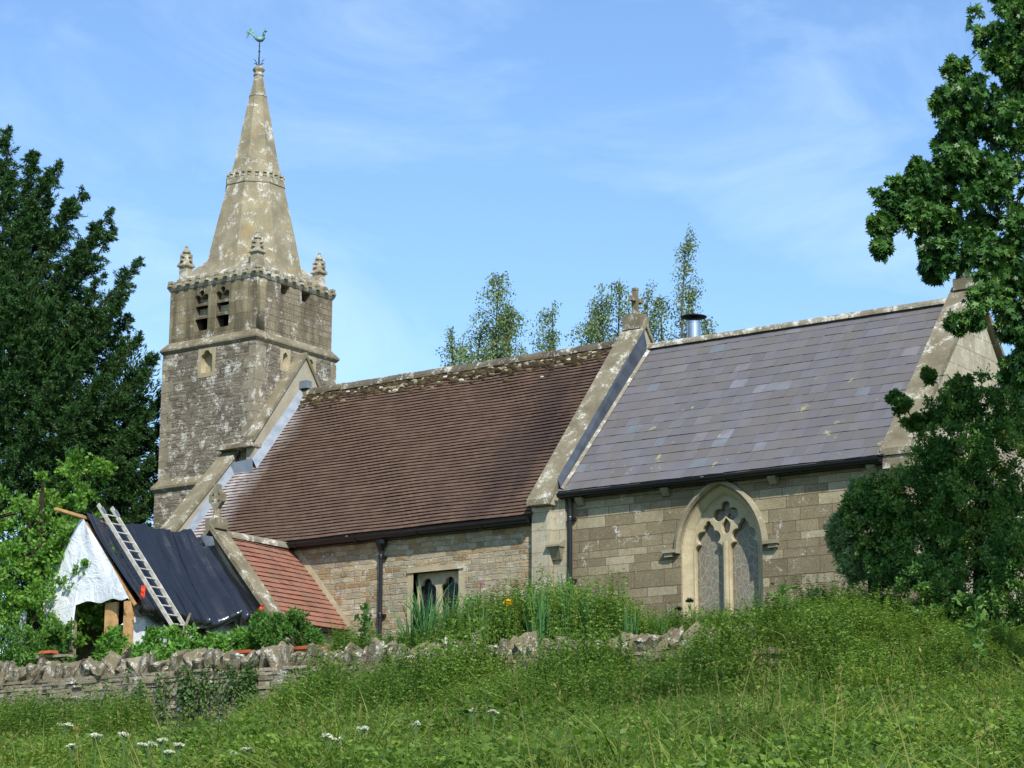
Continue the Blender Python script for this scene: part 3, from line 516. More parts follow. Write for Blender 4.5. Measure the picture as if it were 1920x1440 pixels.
strip('mortar_fillet', 'ridge', 12.58, 12.68, [(-3.80, 10.332), (-.12, 14.2)], .10, .045)
# ---- chancel
CY, CE, CR, CW = -3.812, 10.322, 14.33, -3.60
ACX, AZS, AHW, AR = 16.52, 8.74, .77, 1.244
plate('chancel_wall', [rect(12.66, 20.88, 5.9, 10.30), arch(ACX, 6.93, AZS, AHW, AR, .20)], south(CW), .5, M['chancel_ashlar'], church)
b = MB(); pr = [(-3.57, 5.9), (3.57, 5.9), (3.57, 10.33), (0, 14.40), (-3.57, 10.33)]; b.rings([[(20.40, y, z) for y, z in pr], [(20.86, y, z) for y, z in pr]]); part(b, 'east_wall', 'gable_stone')
b = MB(); b.box(12.5, 20.39, 3.1, 3.6, 5.9, 10.3); b.box(12.5, 20.39, -3.0, 3.0, 6.5, 6.6); part(b, 'chancel_back_wall', 'chancel_ashlar')
sc_ = math.hypot(3.812, CR-CE)
croof = tile_slope('chancel_roof', 'slate', (12.52, CY, CE), (1, 0, 0), np.array((0, 3.812, CR-CE))/sc_, sc_, 20.42-12.52, sc_/17, .33, .014, jit=1.3, wvar=.25)
b = MB(); b.add([(12.52, 0, CR), (20.42, 0, CR), (20.42, 3.8, CE), (12.52, 3.8, CE)], [(0, 1, 2, 3)]); part(b, 'roof_slope', 'slate', croof)
b = MB(); x = 12.52
while x < 20.32:
    L = min(.92, 20.36-x); b.rings([[(xx, .15*math.cos(t), CR-.045+.155*math.sin(t)) for t in np.linspace(0, math.pi, 9)] for xx in (x, x+L-.012)]); x += L
part(b, 'chancel_ridge', 'ridge')
b = MB(); cz2 = lambda y: 14.66-1.107*abs(y)
for sg in (-1, 1): b.hexa([(20.33, sg*3.80, cz2(3.8)-.14), (20.98, sg*3.80, cz2(3.8)-.14), (20.98, 0, 14.52), (20.33, 0, 14.52)], [(20.33, sg*3.80, cz2(3.8)), (20.98, sg*3.80, cz2(3.8)), (20.98, 0, 14.66), (20.33, 0, 14.66)])
part(b, 'gable_coping', 'coping')
b = MB(); b.box(20.36, 20.95, -3.76, -3.55, 10.05, 10.30); part(b, 'kneeler', 'coping')
cross('gable_cross', (20.66, 0, 14.72), .72, .2, .13, .12, math.pi/2, [(.19, .22, 14.66, .13)])
for cx_ in (13.035, 15.22, 17.82, 20.08):
    b = MB(); b.hexa([(cx_-.085, -3.67, 10.0), (cx_+.085, -3.67, 10.0), (cx_+.085, -3.59, 10.0), (cx_-.085, -3.59, 10.0)], [(cx_-.09, -3.77, 10.12), (cx_+.09, -3.77, 10.12), (cx_+.09, -3.59, 10.12), (cx_-.09, -3.59, 10.12)]); b.box(cx_-.09, cx_+.09, -3.775, -3.59, 10.12, 10.2); part(b, 'corbel', 'hood')
# arched window
rings = [arch(ACX, 6.95, AZS, AHW, AR, o) for o in (0, .02, .06, .08, .17, .215, .215)]; ys = (-3.30, -3.40, -3.42, -3.46, -3.55, -3.606, -3.59)
b = MB(); b.rings([[(x, y, z) for x, z in rr] for rr, y in zip(rings, ys)][::-1], cap=False, closed=False); b.box(ACX-1.0, ACX+1.0, -3.66, -3.28, 6.83, 6.95)
win = part(b, 'window', 'dressed', label='tall pointed two light traceried window with leaded glass')
rings = [arch(ACX, None, AZS, AHW, AR, o, 14) for o in (.23, .235, .27, .34, .345)]; ys = (-3.59, -3.68, -3.735, -3.70, -3.59)
b = MB(); b.rings([[(x, y, z) for x, z in rr] for rr, y in zip(rings, ys)][::-1], cap=False, closed=False)
for sg in (-1, 1): b.box(ACX+sg*1.21-.17, ACX+sg*1.21+.17, -3.74, -3.59, AZS+.02, AZS+.09); b.box(ACX+sg*1.25-.10, ACX+sg*1.25+.10, -3.70, -3.59, AZS-.06, AZS+.02)
part(b, 'hood_mould', 'hood', win)
def cinq(c, z0):
    O = (c, 8.98); return [(c+.345, z0), (c+.345, 8.72)]+foils(O, [(c-.21, 8.80, .135), (c+.21, 8.80, .135), (c-.155, 9.06, .145), (c+.155, 9.06, .145), (c, 9.22, .145), (c, 9.35, .07)], 72, -.40, math.pi+.40)+[(c-.345, 8.72), (c-.345, z0)]
qf = foils((ACX, 9.47), [(ACX, 9.70, .115), (ACX-.165, 9.52, .145), (ACX+.165, 9.52, .145), (ACX, 9.30, .12), (ACX, 9.20, .10)], 72); eye = foils((ACX, 9.06), [(ACX, 9.06, .06), (ACX, 9.13, .035)], 32)
out = [(ACX-AHW-.02, 6.96)]+[p for p in arch(ACX, None, AZS, AHW, AR, .02, 12)]+[(ACX+AHW+.02, 6.96)]
plate('tracery', [out, cinq(ACX-.425, 7.02), cinq(ACX+.425, 7.02), qf], south(-3.41), .13, M['dressed'], win, .012)
b = MB(); b.rings([[(x, y, 7.0) for x, y in ((ACX-.06, -3.42), (ACX-.025, -3.47), (ACX+.025, -3.47), (ACX+.06, -3.42))], [(x, y, 8.95) for x, y in ((ACX-.06, -3.42), (ACX-.025, -3.47), (ACX+.025, -3.47), (ACX+.06, -3.42))]]); part(b, 'mullion', 'dressed', win)
b = MB(); a = arch(ACX, 6.96, AZS, AHW, AR, .01); b.add([(x, -3.27, z) for x, z in a], [tuple(range(len(a)))[::-1]]); part(b, 'glass', 'leaded', win)
# flue
b = MB(); fx, fy = 13.28, .9; b.lathe([(.165, 13.2), (.165, 15.02), (.175, 15.02), (.175, 15.06), (.15, 15.06)], (fx, fy, 0), 24); flue = part(b, 'flue', 'steel', smooth=False)
b = MB(); b.lathe([(.10, 15.06), (.10, 15.13), (.31, 15.17), (.31, 15.185), (.05, 15.26)], (fx, fy, 0), 24); part(b, 'flue_cap', 'darksteel', flue)
b = MB(); 
for dx in (-.02, .1): b.tube([(fx-.16, fy, 14.7+dx), (fx-.6, fy, 14.05+dx)], .012, 5)
part(b, 'stay', 'steel', flue)
# ---- porch
PX, PZ, PE, PEZ = 4.80, 9.72, 1.82, 7.62; ps = math.hypot(PE, PZ-PEZ)
b = MB(); b.box(PX+1.4, PX+1.66, -6.3, -3.71, 5.9, 7.72); porch = part(b, 'porch_wall', 'mortar'); b = MB(); b.box(PX-1.66, PX-1.4, -6.3, -3.71, 5.9, 7.72); part(b, 'porch_wall', 'mortar')
b = MB(); pr = [(PX-1.6, 7.6), (PX+1.6, 7.6), (PX, 9.62)]; b.rings([[(x, -6.45, z) for x, z in pr], [(x, -6.15, z) for x, z in pr]]); part(b, 'porch_gable', 'mortar')
proof = tile_slope('porch_roof', 'tile_red', (PX+PE, -6.2, PEZ), (0, 1, 0), np.array((-PE, 0, PZ-PEZ))/ps, ps, 2.5, ps/17, .165, .032, jit=.7)
b = MB(); b.add([(PX, -6.2, PZ), (PX, -3.0, PZ), (PX-PE, -3.0, PEZ), (PX-PE, -6.2, PEZ)], [(0, 1, 2, 3)]); part(b, 'roof_slope', 'tile_red', proof)
b = MB(); b.rings([[(PX+.15*math.cos(t), y, PZ-.04+.17*math.sin(t)) for t in np.linspace(0, math.pi, 9)] for y in (-6.1, -5.4, -4.7, -3.95)]); part(b, 'porch_ridge', 'ridge')
b = MB()
for sg in (-1, 1): b.hexa([(PX+sg*1.86, -6.60, PEZ+.05), (PX+sg*1.86, -6.12, PEZ+.05), (PX, -6.12, PZ+.07), (PX, -6.60, PZ+.07)], [(PX+sg*1.86, -6.60, PEZ+.19), (PX+sg*1.86, -6.12, PEZ+.19), (PX, -6.12, PZ+.22), (PX, -6.60, PZ+.22)])
part(b, 'gable_coping', 'coping')
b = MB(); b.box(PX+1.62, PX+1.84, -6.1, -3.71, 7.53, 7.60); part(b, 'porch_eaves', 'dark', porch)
b = MB()
ln = [(PX+PE*(1-k)-.02, -3.72, PEZ+(PZ-PEZ)*k+.03) for k in (0, 1)]
b.add([ln[0], ln[1], (ln[1][0]+.16, -3.707, ln[1][2]+.05), (ln[0][0]+.16, -3.707, ln[0][2]+.05)], [(0, 1, 2, 3)]); part(b, 'mortar_fillet', 'dressed', proof)
cross('porch_cross', (PX, -6.36, 10.02), .86, .17, .13, .11, 0, [(.17, .2, 9.95, .12)], ring=True)
# ---- weathercock on the spire
wc = empty('weathercock', (0, 0, 24.02), 'green copper cockerel weathervane on an iron rod at the spire tip', 'weathercock')
yw = .62; dx_, dy_ = math.cos(yw), math.sin(yw); F = lambda u, z, n=0: (u*dx_-n*dy_, u*dy_+n*dx_, z)
b = MB(); b.tube([(0, 0, 24.0), (0, 0, 24.76)], [.018, .014], 8); b.ball((0, 0, 24.47), .032, .032, .025); b.lathe([(.014, 0), (.026, .01), (.014, .03)], (0, 0, 24.62), 8); part(b, 'rod', 'rust', wc)
b = MB()
for s in range(4):
    a = s*math.pi/2+yw; c, sn_ = math.cos(a), math.sin(a)
    b.tube([(.02*c, .02*sn_, 24.03), (.06*c, .06*sn_, 24.10), (.09*c, .09*sn_, 24.19), (.15*c, .15*sn_, 24.25)], [.016, .014, .012, .006], 6); b.tube([(.05*c, .05*sn_, 24.08), (.10*c, .10*sn_, 24.12), (.14*c, .14*sn_, 24.12)], [.013, .012, .005], 6)
part(b, 'scrolls', 'rust', wc)
b = MB()
P = [(-.17, 24.93, .03), (-.10, 24.87, .055), (-.03, 24.83, .075), (.05, 24.83, .078), (.10, 24.88, .06), (.115, 24.96, .045), (.12, 25.03, .036), (.135, 25.08, .036), (.16, 25.10, .025)]
b.tube([F(u, z) for u, z, q in P], [q for *_, q in P], 10); body = part(b, 'body', 'verdigris', wc, True)
b = MB(); b.tube([F(.165, 25.075), F(.215, 25.05)], [.018, .003], 6); b.tube([F(.155, 25.055), F(.165, 25.02)], [.012, .01], 6); part(b, 'beak', 'rust', body)
b = MB(); b.obox(F(.125, 25.135), ((dx_, dy_, 0), (-dy_, dx_, 0), (0, 0, 1)), (.035, .008, .022)); part(b, 'comb', 'verdigris', body)
b = MB()
for k in range(9):
    t = k/8; e = (-.34-.05*math.sin(t*9), 24.78+.30*t if k % 2 else 24.84+.26*t)
    top = (-.22-.07*(1-t), 25.02+.13*t); b.tube([F(-.15, 24.92, .004*(k-4)), F(top[0]*.9, top[1]*.6+.4*24.98, .005*(k-4)), F(top[0]-.03, top[1], .006*(k-4)), F(e[0], e[1]-.03, .006*(k-4))], [.018, .02, .016, .004], 5)
part(b, 'tail', 'verdigris', wc)
# ================================================================== SHELTER UNDER THE TARPAULIN
sh = empty('timber_shelter', (4.75, -8.5, 6.45), 'rough timber framed lean-to with tan posts and white brick side, joined to the porch', 'shed')
def spart(mb, name, m, parent=sh, smooth=False): return mb.build(name, M[m], parent, smooth)
b = MB(); b.beam((4.75, -11.35, 9.62), (4.75, -6.7, 9.24), .07, .06); spart(b, 'ridge_pole', 'timber')
for sg in (-1, 1):
    b = MB(); b.beam((4.75, -10.42, 9.44), (4.75+sg*1.56, -10.42, 7.56), .06, .06); spart(b, 'rafter', 'timber')
for yy in (-9.3, -8.2, -7.2):
    for sg in (-1, 1): b = MB(); b.beam((4.75, yy, 9.28), (4.75+sg*1.55, yy, 7.45), .06, .1); spart(b, 'rafter', 'oldwood')
b = MB(); b.box(5.45, 5.80, -10.46, -10.40, 6.35, 7.66); spart(b, 'post', 'timber')
b = MB(); b.box(6.00, 6.19, -10.46, -10.34, 6.35, 7.66); spart(b, 'post', 'timber')
b = MB(); b.box(4.40, 4.52, -10.46, -10.34, 6.3, 7.66); spart(b, 'post', 'oldwood')
b = MB(); b.box(3.05, 3.17, -10.46, -10.34, 6.3, 7.66); spart(b, 'post', 'oldwood')
b = MB(); b.box(6.02, 6.14, -10.32, -9.93, 6.35, 7.6); spart(b, 'brick_pier', 'whitebrick')
tg = NT('grey_board'); M['greyboard'] = tg.fin(tg.mix(tg.ramp(tg.noise(4, 5), [(.4, 0.), (.6, 1.)]), lin('#8d949b'), lin('#b9bdc0')), .6)
b = MB(); b.box(6.04, 6.10, -9.92, -9.30, 7.18, 7.45); b.box(6.05, 6.12, -9.45, -9.25, 6.4, 7.2); spart(b, 'side_board', 'greyboard')
b = MB(); b.box(6.04, 6.12, -7.95, -6.66, 6.35, 7.5); spart(b, 'side_board', 'greyboard')
b = MB(); b.box(6.03, 6.13, -10.3, -6.7, 7.52, 7.62); b.box(3.04, 3.14, -10.3, -6.7, 6.3, 7.62); b.box(3.2, 6.0, -6.72, -6.66, 6.3, 7.6); spart(b, 'wall_plate', 'oldwood')
# black tarpaulin over the shelter roof
ny, ns = 320, 70; V = []; b = MB()
def fold(y, s):
    f = .045*math.sin(y*4.1+.6+.5*s)+.03*math.sin(y*8.3+1.9*s+math.sin(s*4+y))+.008*math.sin(y*17+3.5*s+math.sin(y*3)*2)
    for yc, a, w in ((-7.35, .085, .10), (-7.02, -.06, .12), (-8.75, .05, .09), (-6.85, .05, .08), (-8.1, .04, .12)): f += 1.5*a*math.exp(-abs((y-yc+(s-.3)*.22)/w)**1.5)*(.45+.55*math.sin(min(s, 1)*2.6+.2))
    for yc, a, w, dr in ((-9.4, .03, .05, .2), (-8.95, .05, .06, .35), (-8.5, .035, .05, .15), (-8.05, .06, .06, .3), (-7.6, .05, .05, .25), (-7.3, .085, .07, .3), (-7.0, .07, .055, .2), (-6.8, .06, .05, .1)): f += a*math.exp(-abs(y-yc+(s-.4)*dr+.03*math.sin(s*9+yc))/w)*(.35+.65*math.sin(s*3.1*(1+.3*math.sin(yc*7))+yc)**2)
    return f+.006*math.sin(y*31+s*13)+.05*math.sin(s*math.pi)*-.6
for i in range(ny+1):
    y = -10.52+(10.52-6.52)*i/ny; ze = float(np.interp(y, [-10.6, -9.8, -9.0, -8.2, -7.3, -6.5], [7.58, 7.56, 7.40, 7.45, 7.62, 7.86])); xe = 6.46+.05*math.sin(y*4)
    zr_ = 9.55+.03*math.sin(y*3.1+2)+.02*math.sin(y*7.3)+.05*math.exp(-((y+7.35)/.18)**2); xr = 4.75; row = []
    for j in range(8): k = 1-j/8; row.append((xr-1.7*k, y, zr_-1.9*k-.04*k+fold(y, 1-k)*.5))
    for j in range(ns+1):
        s = j/ns; e = fold(y, s); row.append((xr+(xe-xr)*s+e*.75, y, zr_+(ze-zr_)*s+e*.65+.05*math.exp(-s*s*60)))
    lx, ly, lz_ = row[-1]
    for a, dz in ((.02, -.07), (-.03, -.14), (-.12, -.2), (-.22, -.19)): row.append((lx+a+.02*math.sin(y*11), y, lz_+dz+.025*math.sin(y*8.0)))
    V.append(row)
n = len(V[0]); b.v = [p for r_ in V for p in r_]; b.f = [(i*n+j, i*n+j+1, (i+1)*n+j+1, (i+1)*n+j) for i in range(ny) for j in range(n-1)]; b.r = [.5]*len(b.f)
tag(b.build('tarpaulin', M['tarp'], smooth=True), 'glossy black plastic tarpaulin draped in folds over the shelter roof', 'tarpaulin')
# white sheeting on the gable
b = MB(); nu, nv = 70, 40; V = []
for i in range(nu+1):
    x = 3.02+(6.34-3.02)*i/nu; zt = 9.56-abs(x-4.74)*1.19; zb_ = 7.68+.03*math.sin(x*9) if x > 4.68 else 6.74+.05*math.sin(x*13)
    zb_ = min(zb_, zt-.02); row = []
    for j in range(nv+1):
        t = j/nv; z = zt+(zb_-zt)*t; fl = max(0, 8.5-z)
        q_ = (x-4.74)/(9.75-z); f = .06*abs(math.sin(q_*4.2+.6))**1.5*min(1, (9.6-z))+.025*math.sin(q_*9+z*1.1)+.03*math.sin(x*2.3+z*3.1)*fl+(.12*fl*sstep(5.2, 6.2, x) if x > 5.2 else .03*fl)
        row.append((x+(.04*fl if x > 5.6 else 0), -10.50-.03-abs(f)*.9-.02*fl, z))
    V.append(row)
n = nv+1; b.v = [p for r_ in V for p in r_]; b.f = [(i*n+j, i*n+j+1, (i+1)*n+j+1, (i+1)*n+j) for i in range(nu) for j in range(n-1)]; b.r = [.5]*len(b.f)
tag(b.build('plastic_sheet', M['sheet'], smooth=True), 'white plastic sheeting hung over the open gable of the timber lean-to', 'plastic sheet')
# ladder lying on the tarpaulin
lad = empty('ladder', (7.25, -9.8, 6.9), 'pale aluminium ladder leaning up the black tarpaulin roof', 'ladder')
q0, q1 = on(1, -10.02, 184, 946), on(1, -10.02, 326, 1178); p0, p1 = on(1, -9.62, 212, 951), on(1, -9.62, 362, 1196)
d_ = norm(q1-q0); e0 = np.array([q0[0], -9.62, q0[2]]); p0 = e0+d_*.02; p1 = e0+d_*(np.linalg.norm(q1-q0)+.22); nn_ = np.array((-d_[2], 0, d_[0])); nn_ = nn_ if nn_[2] > 0 else -nn_
for a, c in ((q0, q1), (p0, p1)):
    b = MB(); b.beam(a, c, .032, .085, nn_); spart(b, 'stile', 'alu', lad)
L = np.linalg.norm(q1-q0); k = 0.3
while k < L:
    b = MB(); b.tube([q0+d_*k, e0+d_*k], .017, 8); spart(b, 'rung', 'alu', lad); k += .272
for a in (q0, p0): b = MB(); b.beam(a+d_*.14+nn_*.05, a+d_*.32+nn_*.05, .05, .03, nn_); spart(b, 'bracket', 'lead', lad)
def rope(pts, lab):
    b = MB()
    for off in (0, .03, -.025): b.tube([np.array(p)+np.array((off, off*.7, off*.3)) for p in pts], .013, 6)
    b.ball(pts[1], .05, .05, .06, 8, 6); tag(b.build('rope', M['rope']), lab, 'rope', 'orange ropes tying the tarpaulin down')
a = on(1, -10.08, 268, 1108)
rope([a+np.array((0, 0, .12)), a, a+np.array((.02, -.04, -.15)), a+np.array((-.07, -.08, -.32)), a+np.array((-.14, -.1, -.42))], 'orange rope knotted round the ladder stile at the tarpaulin edge')
a = on(1, -6.62, 489, 1142)
rope([a+np.array((.06, 0, .1)), a, a+np.array((-.03, 0, -.14)), a+np.array((-.1, 0, -.28))], 'orange rope holding the tarpaulin corner beside the porch coping')
b = MB(); a = [on(0, 4.95, *q) for q in ((377, 1003), (399, 1006), (403, 1022), (388, 1024))]
b.add([p+np.array((0, 0, .0)) for p in a]+[p-np.array((.02, 0, .03)) for p in a], [(0, 1, 2, 3), (7, 6, 5, 4), (0, 4, 5, 1), (1, 5, 6, 2), (2, 6, 7, 3), (3, 7, 4, 0)]); tag(b.build('lead_sheet', M['lead']), 'small bent sheet of grey lead on the ridge between tarpaulin and porch coping', 'metal sheet')
b = MB(); b.tube([on(1, -10.3, 338, 1200), on(1, -10.3, 357, 1150)], [.035, .03], 7); tag(b.build('stake', M['oldwood']), 'short pale wooden stake standing at the foot of the ladder', 'stake')
# ================================================================== DRY STONE WALL
wall = empty('dry_stone_wall', (13, -13, 4.5), 'old dry stone wall with upright lichened coping stones, half hidden by weeds', 'wall')
ztop = lambda x: float(np.interp(x, [4, 6, 11.5, 14, 17, 22, 26], [6.07, 6.06, 6.02, 5.94, 5.82, 5.80, 5.75]))-.27
b = MB(); z = 3.8
while z < 5.86:
    h = random.uniform(.05, .11); x = 4.4+random.uniform(0, .3)
    while x < 22.6:
        w = random.uniform(.14, .5); zt = ztop(x)
        if z+h*.6 < zt:
            p = random.uniform(-.03, .035); q = lambda s=.012: random.uniform(-s, s); z1 = min(z+h-.008, zt); xe = x+w-.01
            b.hexa([(x+q(), -13.23-p+q(), z+q()), (xe+q(), -13.23-p+q(), z+q()), (xe, -12.77, z), (x, -12.77, z)], [(x+q(), -13.23-p+q(), z1+q()), (xe+q(), -13.23-p+q(), z1+q()), (xe, -12.77, z1), (x, -12.77, z1)])
        x += w
    z += h
b.box(4.4, 22.5, -13.17, -12.8, 3.7, 5.45, .1)
b.build('wall_body', M['dry'], wall)
protos = []
for i in range(18):
    k = MB(); k.ball((0, 0, 0), .5, .5, .5, 16, 11); me_v = np.array(k.v); e = np.sign(me_v)*np.abs(me_v*2)**.34/2; ph = RNG.uniform(0, 6, 9); w_ = RNG.normal(0, .10, (3, 4)); x_, y_, z_ = e.T   # broken slabs: a box pushed out of true
    e = e+2*np.stack([w_[0, 0]*y_*z_*2+w_[0, 1]*y_+w_[0, 2]*z_, w_[1, 0]*x_*z_*2+w_[1, 1]*x_+w_[1, 2]*z_, w_[2, 0]*x_*y_*2+w_[2, 1]*x_+w_[2, 2]*y_*1.6], 1)*np.clip(.5+np.abs(e), 0, 1)
    e += .03*np.sin(e[:, [1, 2, 0]]*13+ph[:3])+RNG.normal(0, .018, e.shape)
    k.v = list(map(tuple, e*np.array([random.choice((.10, .14, .19, .26)), random.uniform(.36, .5), random.choice((.30, .38, .44))]))); me = bpy.data.meshes.new('coping_stone'); me.from_pydata(k.v, [], k.f); a = me.attributes.new('rnd', 'FLOAT', 'FACE'); a.data.foreach_set('value', np.full(len(k.f), random.random(), 'f')); me.materials.append(M['drycap']); protos.append(me)
x = 4.5; cnt = 0
while x < 22.4 and cnt < 99:
    o = link('coping_stone', random.choice(protos), None, wall); s = random.uniform(.85, 1.35); sz = random.uniform(.8, 1.25)
    o.location = Vector((x, -13+random.uniform(-.04, .04), ztop(x)+.12*sz)); o.scale = (s*random.uniform(.8, 1.25), random.uniform(.85, 1.1), sz)
    o.rotation_euler = (random.uniform(-.25, .25), random.choice((1, 1, 1, -1))*random.uniform(.05, .75), random.uniform(-.4, .4)); x += random.uniform(.145, .205)*s+.02; cnt += 1
# planters and oddments on the wall
def trough(name, x0, x1, y, z, lab):
    b = MB(); h = .13; b.hexa([(x0+.04, y-.13, z), (x1-.04, y-.13, z), (x1-.04, y+.13, z), (x0+.04, y+.13, z)], [(x0, y-.17, z+h), (x1, y-.17, z+h), (x1, y+.17, z+h), (x0, y+.17, z+h)])
    for c in ((x0-.012, x1+.012, y-.19, y-.15), (x0-.012, x1+.012, y+.15, y+.19), (x0-.012, x0+.03, y-.148, y+.148), (x1-.03, x1+.012, y-.148, y+.148)): b.box(*c, z+h-.045, z+h+.015)
    b.box(x0+.03, x1-.03, y-.14, y+.14, z+h-.002, z+h+.004, 0); tag(b.build(name, M['terracotta']), lab, 'planter', 'terracotta troughs on the wall')
a, c = on(1, -12.62, 500, 1217), on(1, -12.62, 606, 1217); trough('planter', a[0], c[0], -12.62, a[2]-.16, 'long terracotta trough on the wall under the leafy shrub')
a, c = on(1, -12.62, 448, 1220), on(1, -12.62, 478, 1220); trough('planter', a[0], c[0], -12.62, a[2]-.16, 'short terracotta trough on the wall, mostly covered by creeper')
b = MB(); a, c = on(1, -12.9, 74, 1233), on(1, -12.9, 132, 1229); b.beam(a, c, .2, .05, (0, 0, 1)); tag(b.build('board', M['oldwood']), 'weathered board lying along the left end of the wall top', 'board')
b = MB(); a = on(1, -13.0, 92, 1226); b.rings([[(xx, a[1]+.11*math.cos(t), a[2]+.07*math.sin(t)) for t in np.linspace(0, math.pi, 7)] for xx in (a[0]-.2, a[0]+.16)]); tag(b.build('broken_tile', M['terracotta']), 'broken reddish ridge tile resting on the board at the wall end', 'tile')
# ================================================================== PLANTS
def plant(name, parts, mats, label, cat, group=None, parent=None):
    o = link(name, np_mesh(name, parts), mats, parent)
    return tag(o, label, cat, group) if label else o
def rnd(n): return RNG.random(n)
def tri_tubes(paths, m):                          # thin woody stems as quads
    b = MB()
    for p, q in paths: b.tube(p, q, 5)
    return b
def blob(c, r, n, up=.4, out=.9, L=.1, Wd=.06, squash=1.0, shell=.55, down=0):
    k = max(3, int(n/9)); d = sph(k); d[:, 2] += (up-down)*.5; d = norm(d); ln = r*np.abs(RNG.normal(.8, .48, k))+.5*L; i = RNG.integers(0, k, n); t = RNG.uniform(.08, 1, n)**.8   # twigs with leaves along them
    P = np.array(c)+d[i]*(ln[i]*t)[:, None]+RNG.normal(0, 1, (n, 3))*(.10*r+.3*L)*(1.1-.6*t)[:, None]+np.array([0, 0, -1])*(ln[i]*t*t*.25*(1-up))[:, None]
    D = norm(d[i]*out+RNG.normal(size=(n, 3))*.55+np.array([0, 0, up-down])); return P, D, L*RNG.uniform(.55, 1.3, n), Wd*RNG.uniform(.7, 1.2, n)
def clustered(c, r, nb, nl, **k):                 # a crown of leafy sub-clumps with gaps between them
    out = []
    for i in range(nb):
        d = sph(1)[0]; q = np.array(c)+d*r*(.3+.8*random.random()**.6); out.append(blob(q, r*random.uniform(.15, .34), nl, **k))
    return [np.concatenate(z) for z in zip(*out)]+[np.repeat(RNG.random(nb), nl)]
def twigs_to(b, base, pts, r0=.05, bend=.25):
    for p in pts:
        p = np.array(p, float); base_ = np.array(base, float); m = (base_+p)/2+RNG.normal(size=3)*bend*.4+np.array([0, 0, bend]); q1_ = base_*.56+m*.38+p*.06; q2_ = base_*.06+m*.38+p*.56
        b.tube([base_, q1_, m, q2_, p], [r0, r0*.8, r0*.6, r0*.4, r0*.15], 5)
# ---- scattered undergrowth: clumps placed on the ground by geometry nodes
def clump_weed(h, n, mats=(0, 1), leafL=.075):
    P, D, L, Wd = [], [], [], []; st = []
    for i in range(n):
        a = random.uniform(0, 6.28); rr = random.uniform(0, .26); bx, by = rr*math.cos(a), rr*math.sin(a); lean = RNG.normal(0, .16, 2); hh = h*random.uniform(.55, 1.0); k = int(hh/.035)
        for j in range(2, k):
            t = j/k; c = np.array([bx+lean[0]*t*hh, by+lean[1]*t*hh, hh*t])
            for s in (0, 1):
                az = j*1.57+s*3.14+random.uniform(-.4, .4); P.append(c); D.append((math.cos(az), math.sin(az), random.uniform(-.25, .45))); l = leafL*random.uniform(.6, 1.25)*(1.15-.55*t); L.append(l); Wd.append(l*.5)
        st.append(((bx, by, 0), (lean[0]*hh, lean[1]*hh, hh)))
    P, D = np.array(P), np.array(D); q = leafquads(P, D, np.array(L), np.array(Wd)*.85, .2, .35); A = np.array([s[0] for s in st]); B_ = np.array([s[1] for s in st])
    s = leafquads(A, B_, np.linalg.norm(B_, axis=1), np.full(n, .012)); return [(q, rnd(len(q)), 0), (s, rnd(n)*.4, 0)]
def clump_grass(h, n, r=.26, dry=.12):
    a = RNG.uniform(0, 6.28, n); rr = r*np.sqrt(rnd(n)); P = np.stack([rr*np.cos(a), rr*np.sin(a), np.zeros(n)], 1); hh = h*RNG.uniform(.45, 1.1, n); ln = RNG.normal(0, .28, (n, 2)); w = RNG.uniform(.004, .008, n)
    D = np.concatenate([ln, np.ones((n, 1))], 1); mid = P+D*hh[:, None]*.55; tip = mid+np.concatenate([ln*2.2, np.full((n, 1), .55)], 1)*hh[:, None]*.5; S = norm(np.cross(D, sph(n)))*w[:, None]
    q1_ = np.stack([P-S*.7, P+S*.7, mid+S*.8, mid-S*.8], 1); q2_ = np.stack([mid-S*.8, mid+S*.8, tip+S*.08, tip-S*.08], 1); r_ = rnd(n); dm = r_ < dry; out = []
    for msk, mi in ((~dm, 1), (dm, 2)):
        if msk.any(): out += [(q1_[msk], rnd(msk.sum()), mi), (q2_[msk], rnd(msk.sum()), mi)]
    return out
def clump_stalk(h, n):                            # dry seed stalks standing above the leaves
    a = RNG.uniform(0, 6.28, n); rr = .3*np.sqrt(rnd(n)); P = np.stack([rr*np.cos(a), rr*np.sin(a), np.zeros(n)], 1); hh = h*RNG.uniform(.6, 1.1, n); D = norm(np.concatenate([RNG.normal(0, .16, (n, 2)), np.ones((n, 1))], 1)); T = P+D*hh[:, None]
    s = leafquads(P, D, hh, np.full(n, .008), .1); m = 9; c = np.repeat(T, m, 0)-np.repeat(D, m, 0)*RNG.uniform(0, .16, n*m)[:, None]; q = leafquads(c, np.repeat(D, m, 0)+RNG.normal(0, .35, (n*m, 3)), .035, .012); return [(s, rnd(n), 2), (q, np.repeat(rnd(n), m), 2)]
def clump_broad(h, n):
    a = RNG.uniform(0, 6.28, n); rr = .3*np.sqrt(rnd(n)); P = np.stack([rr*np.cos(a), rr*np.sin(a), h*RNG.uniform(.15, .9, n)], 1); D = np.stack([np.cos(a), np.sin(a), RNG.uniform(-.1, .6, n)], 1)+RNG.normal(0, .35, (n, 3))
    l = RNG.uniform(.025, .055, n); return [(leafquads(P, D, l, l*.6, .15, .5), rnd(n), 0)]
UM = [M['weed'], M['grass'], M['dry_grass']]
def proto(parts): me = np_mesh('clump', parts); [me.materials.append(m) for m in UM]; o = bpy.data.objects.new('clump', me); return o
PR_meadow = [proto(clump_weed(.5, 26, leafL=.045)+clump_grass(.6, 22, dry=.12)+(clump_stalk(.8, 2) if i == 1 else [])) for i in range(4)]+[proto(clump_grass(.5, 110, dry=.1)+clump_weed(.4, 8, leafL=.05)+(clump_stalk(.75, 4) if i == 1 else [])) for i in range(3)]+[proto(clump_broad(.42, 480)+clump_grass(.5, 12)) for i in range(3)]
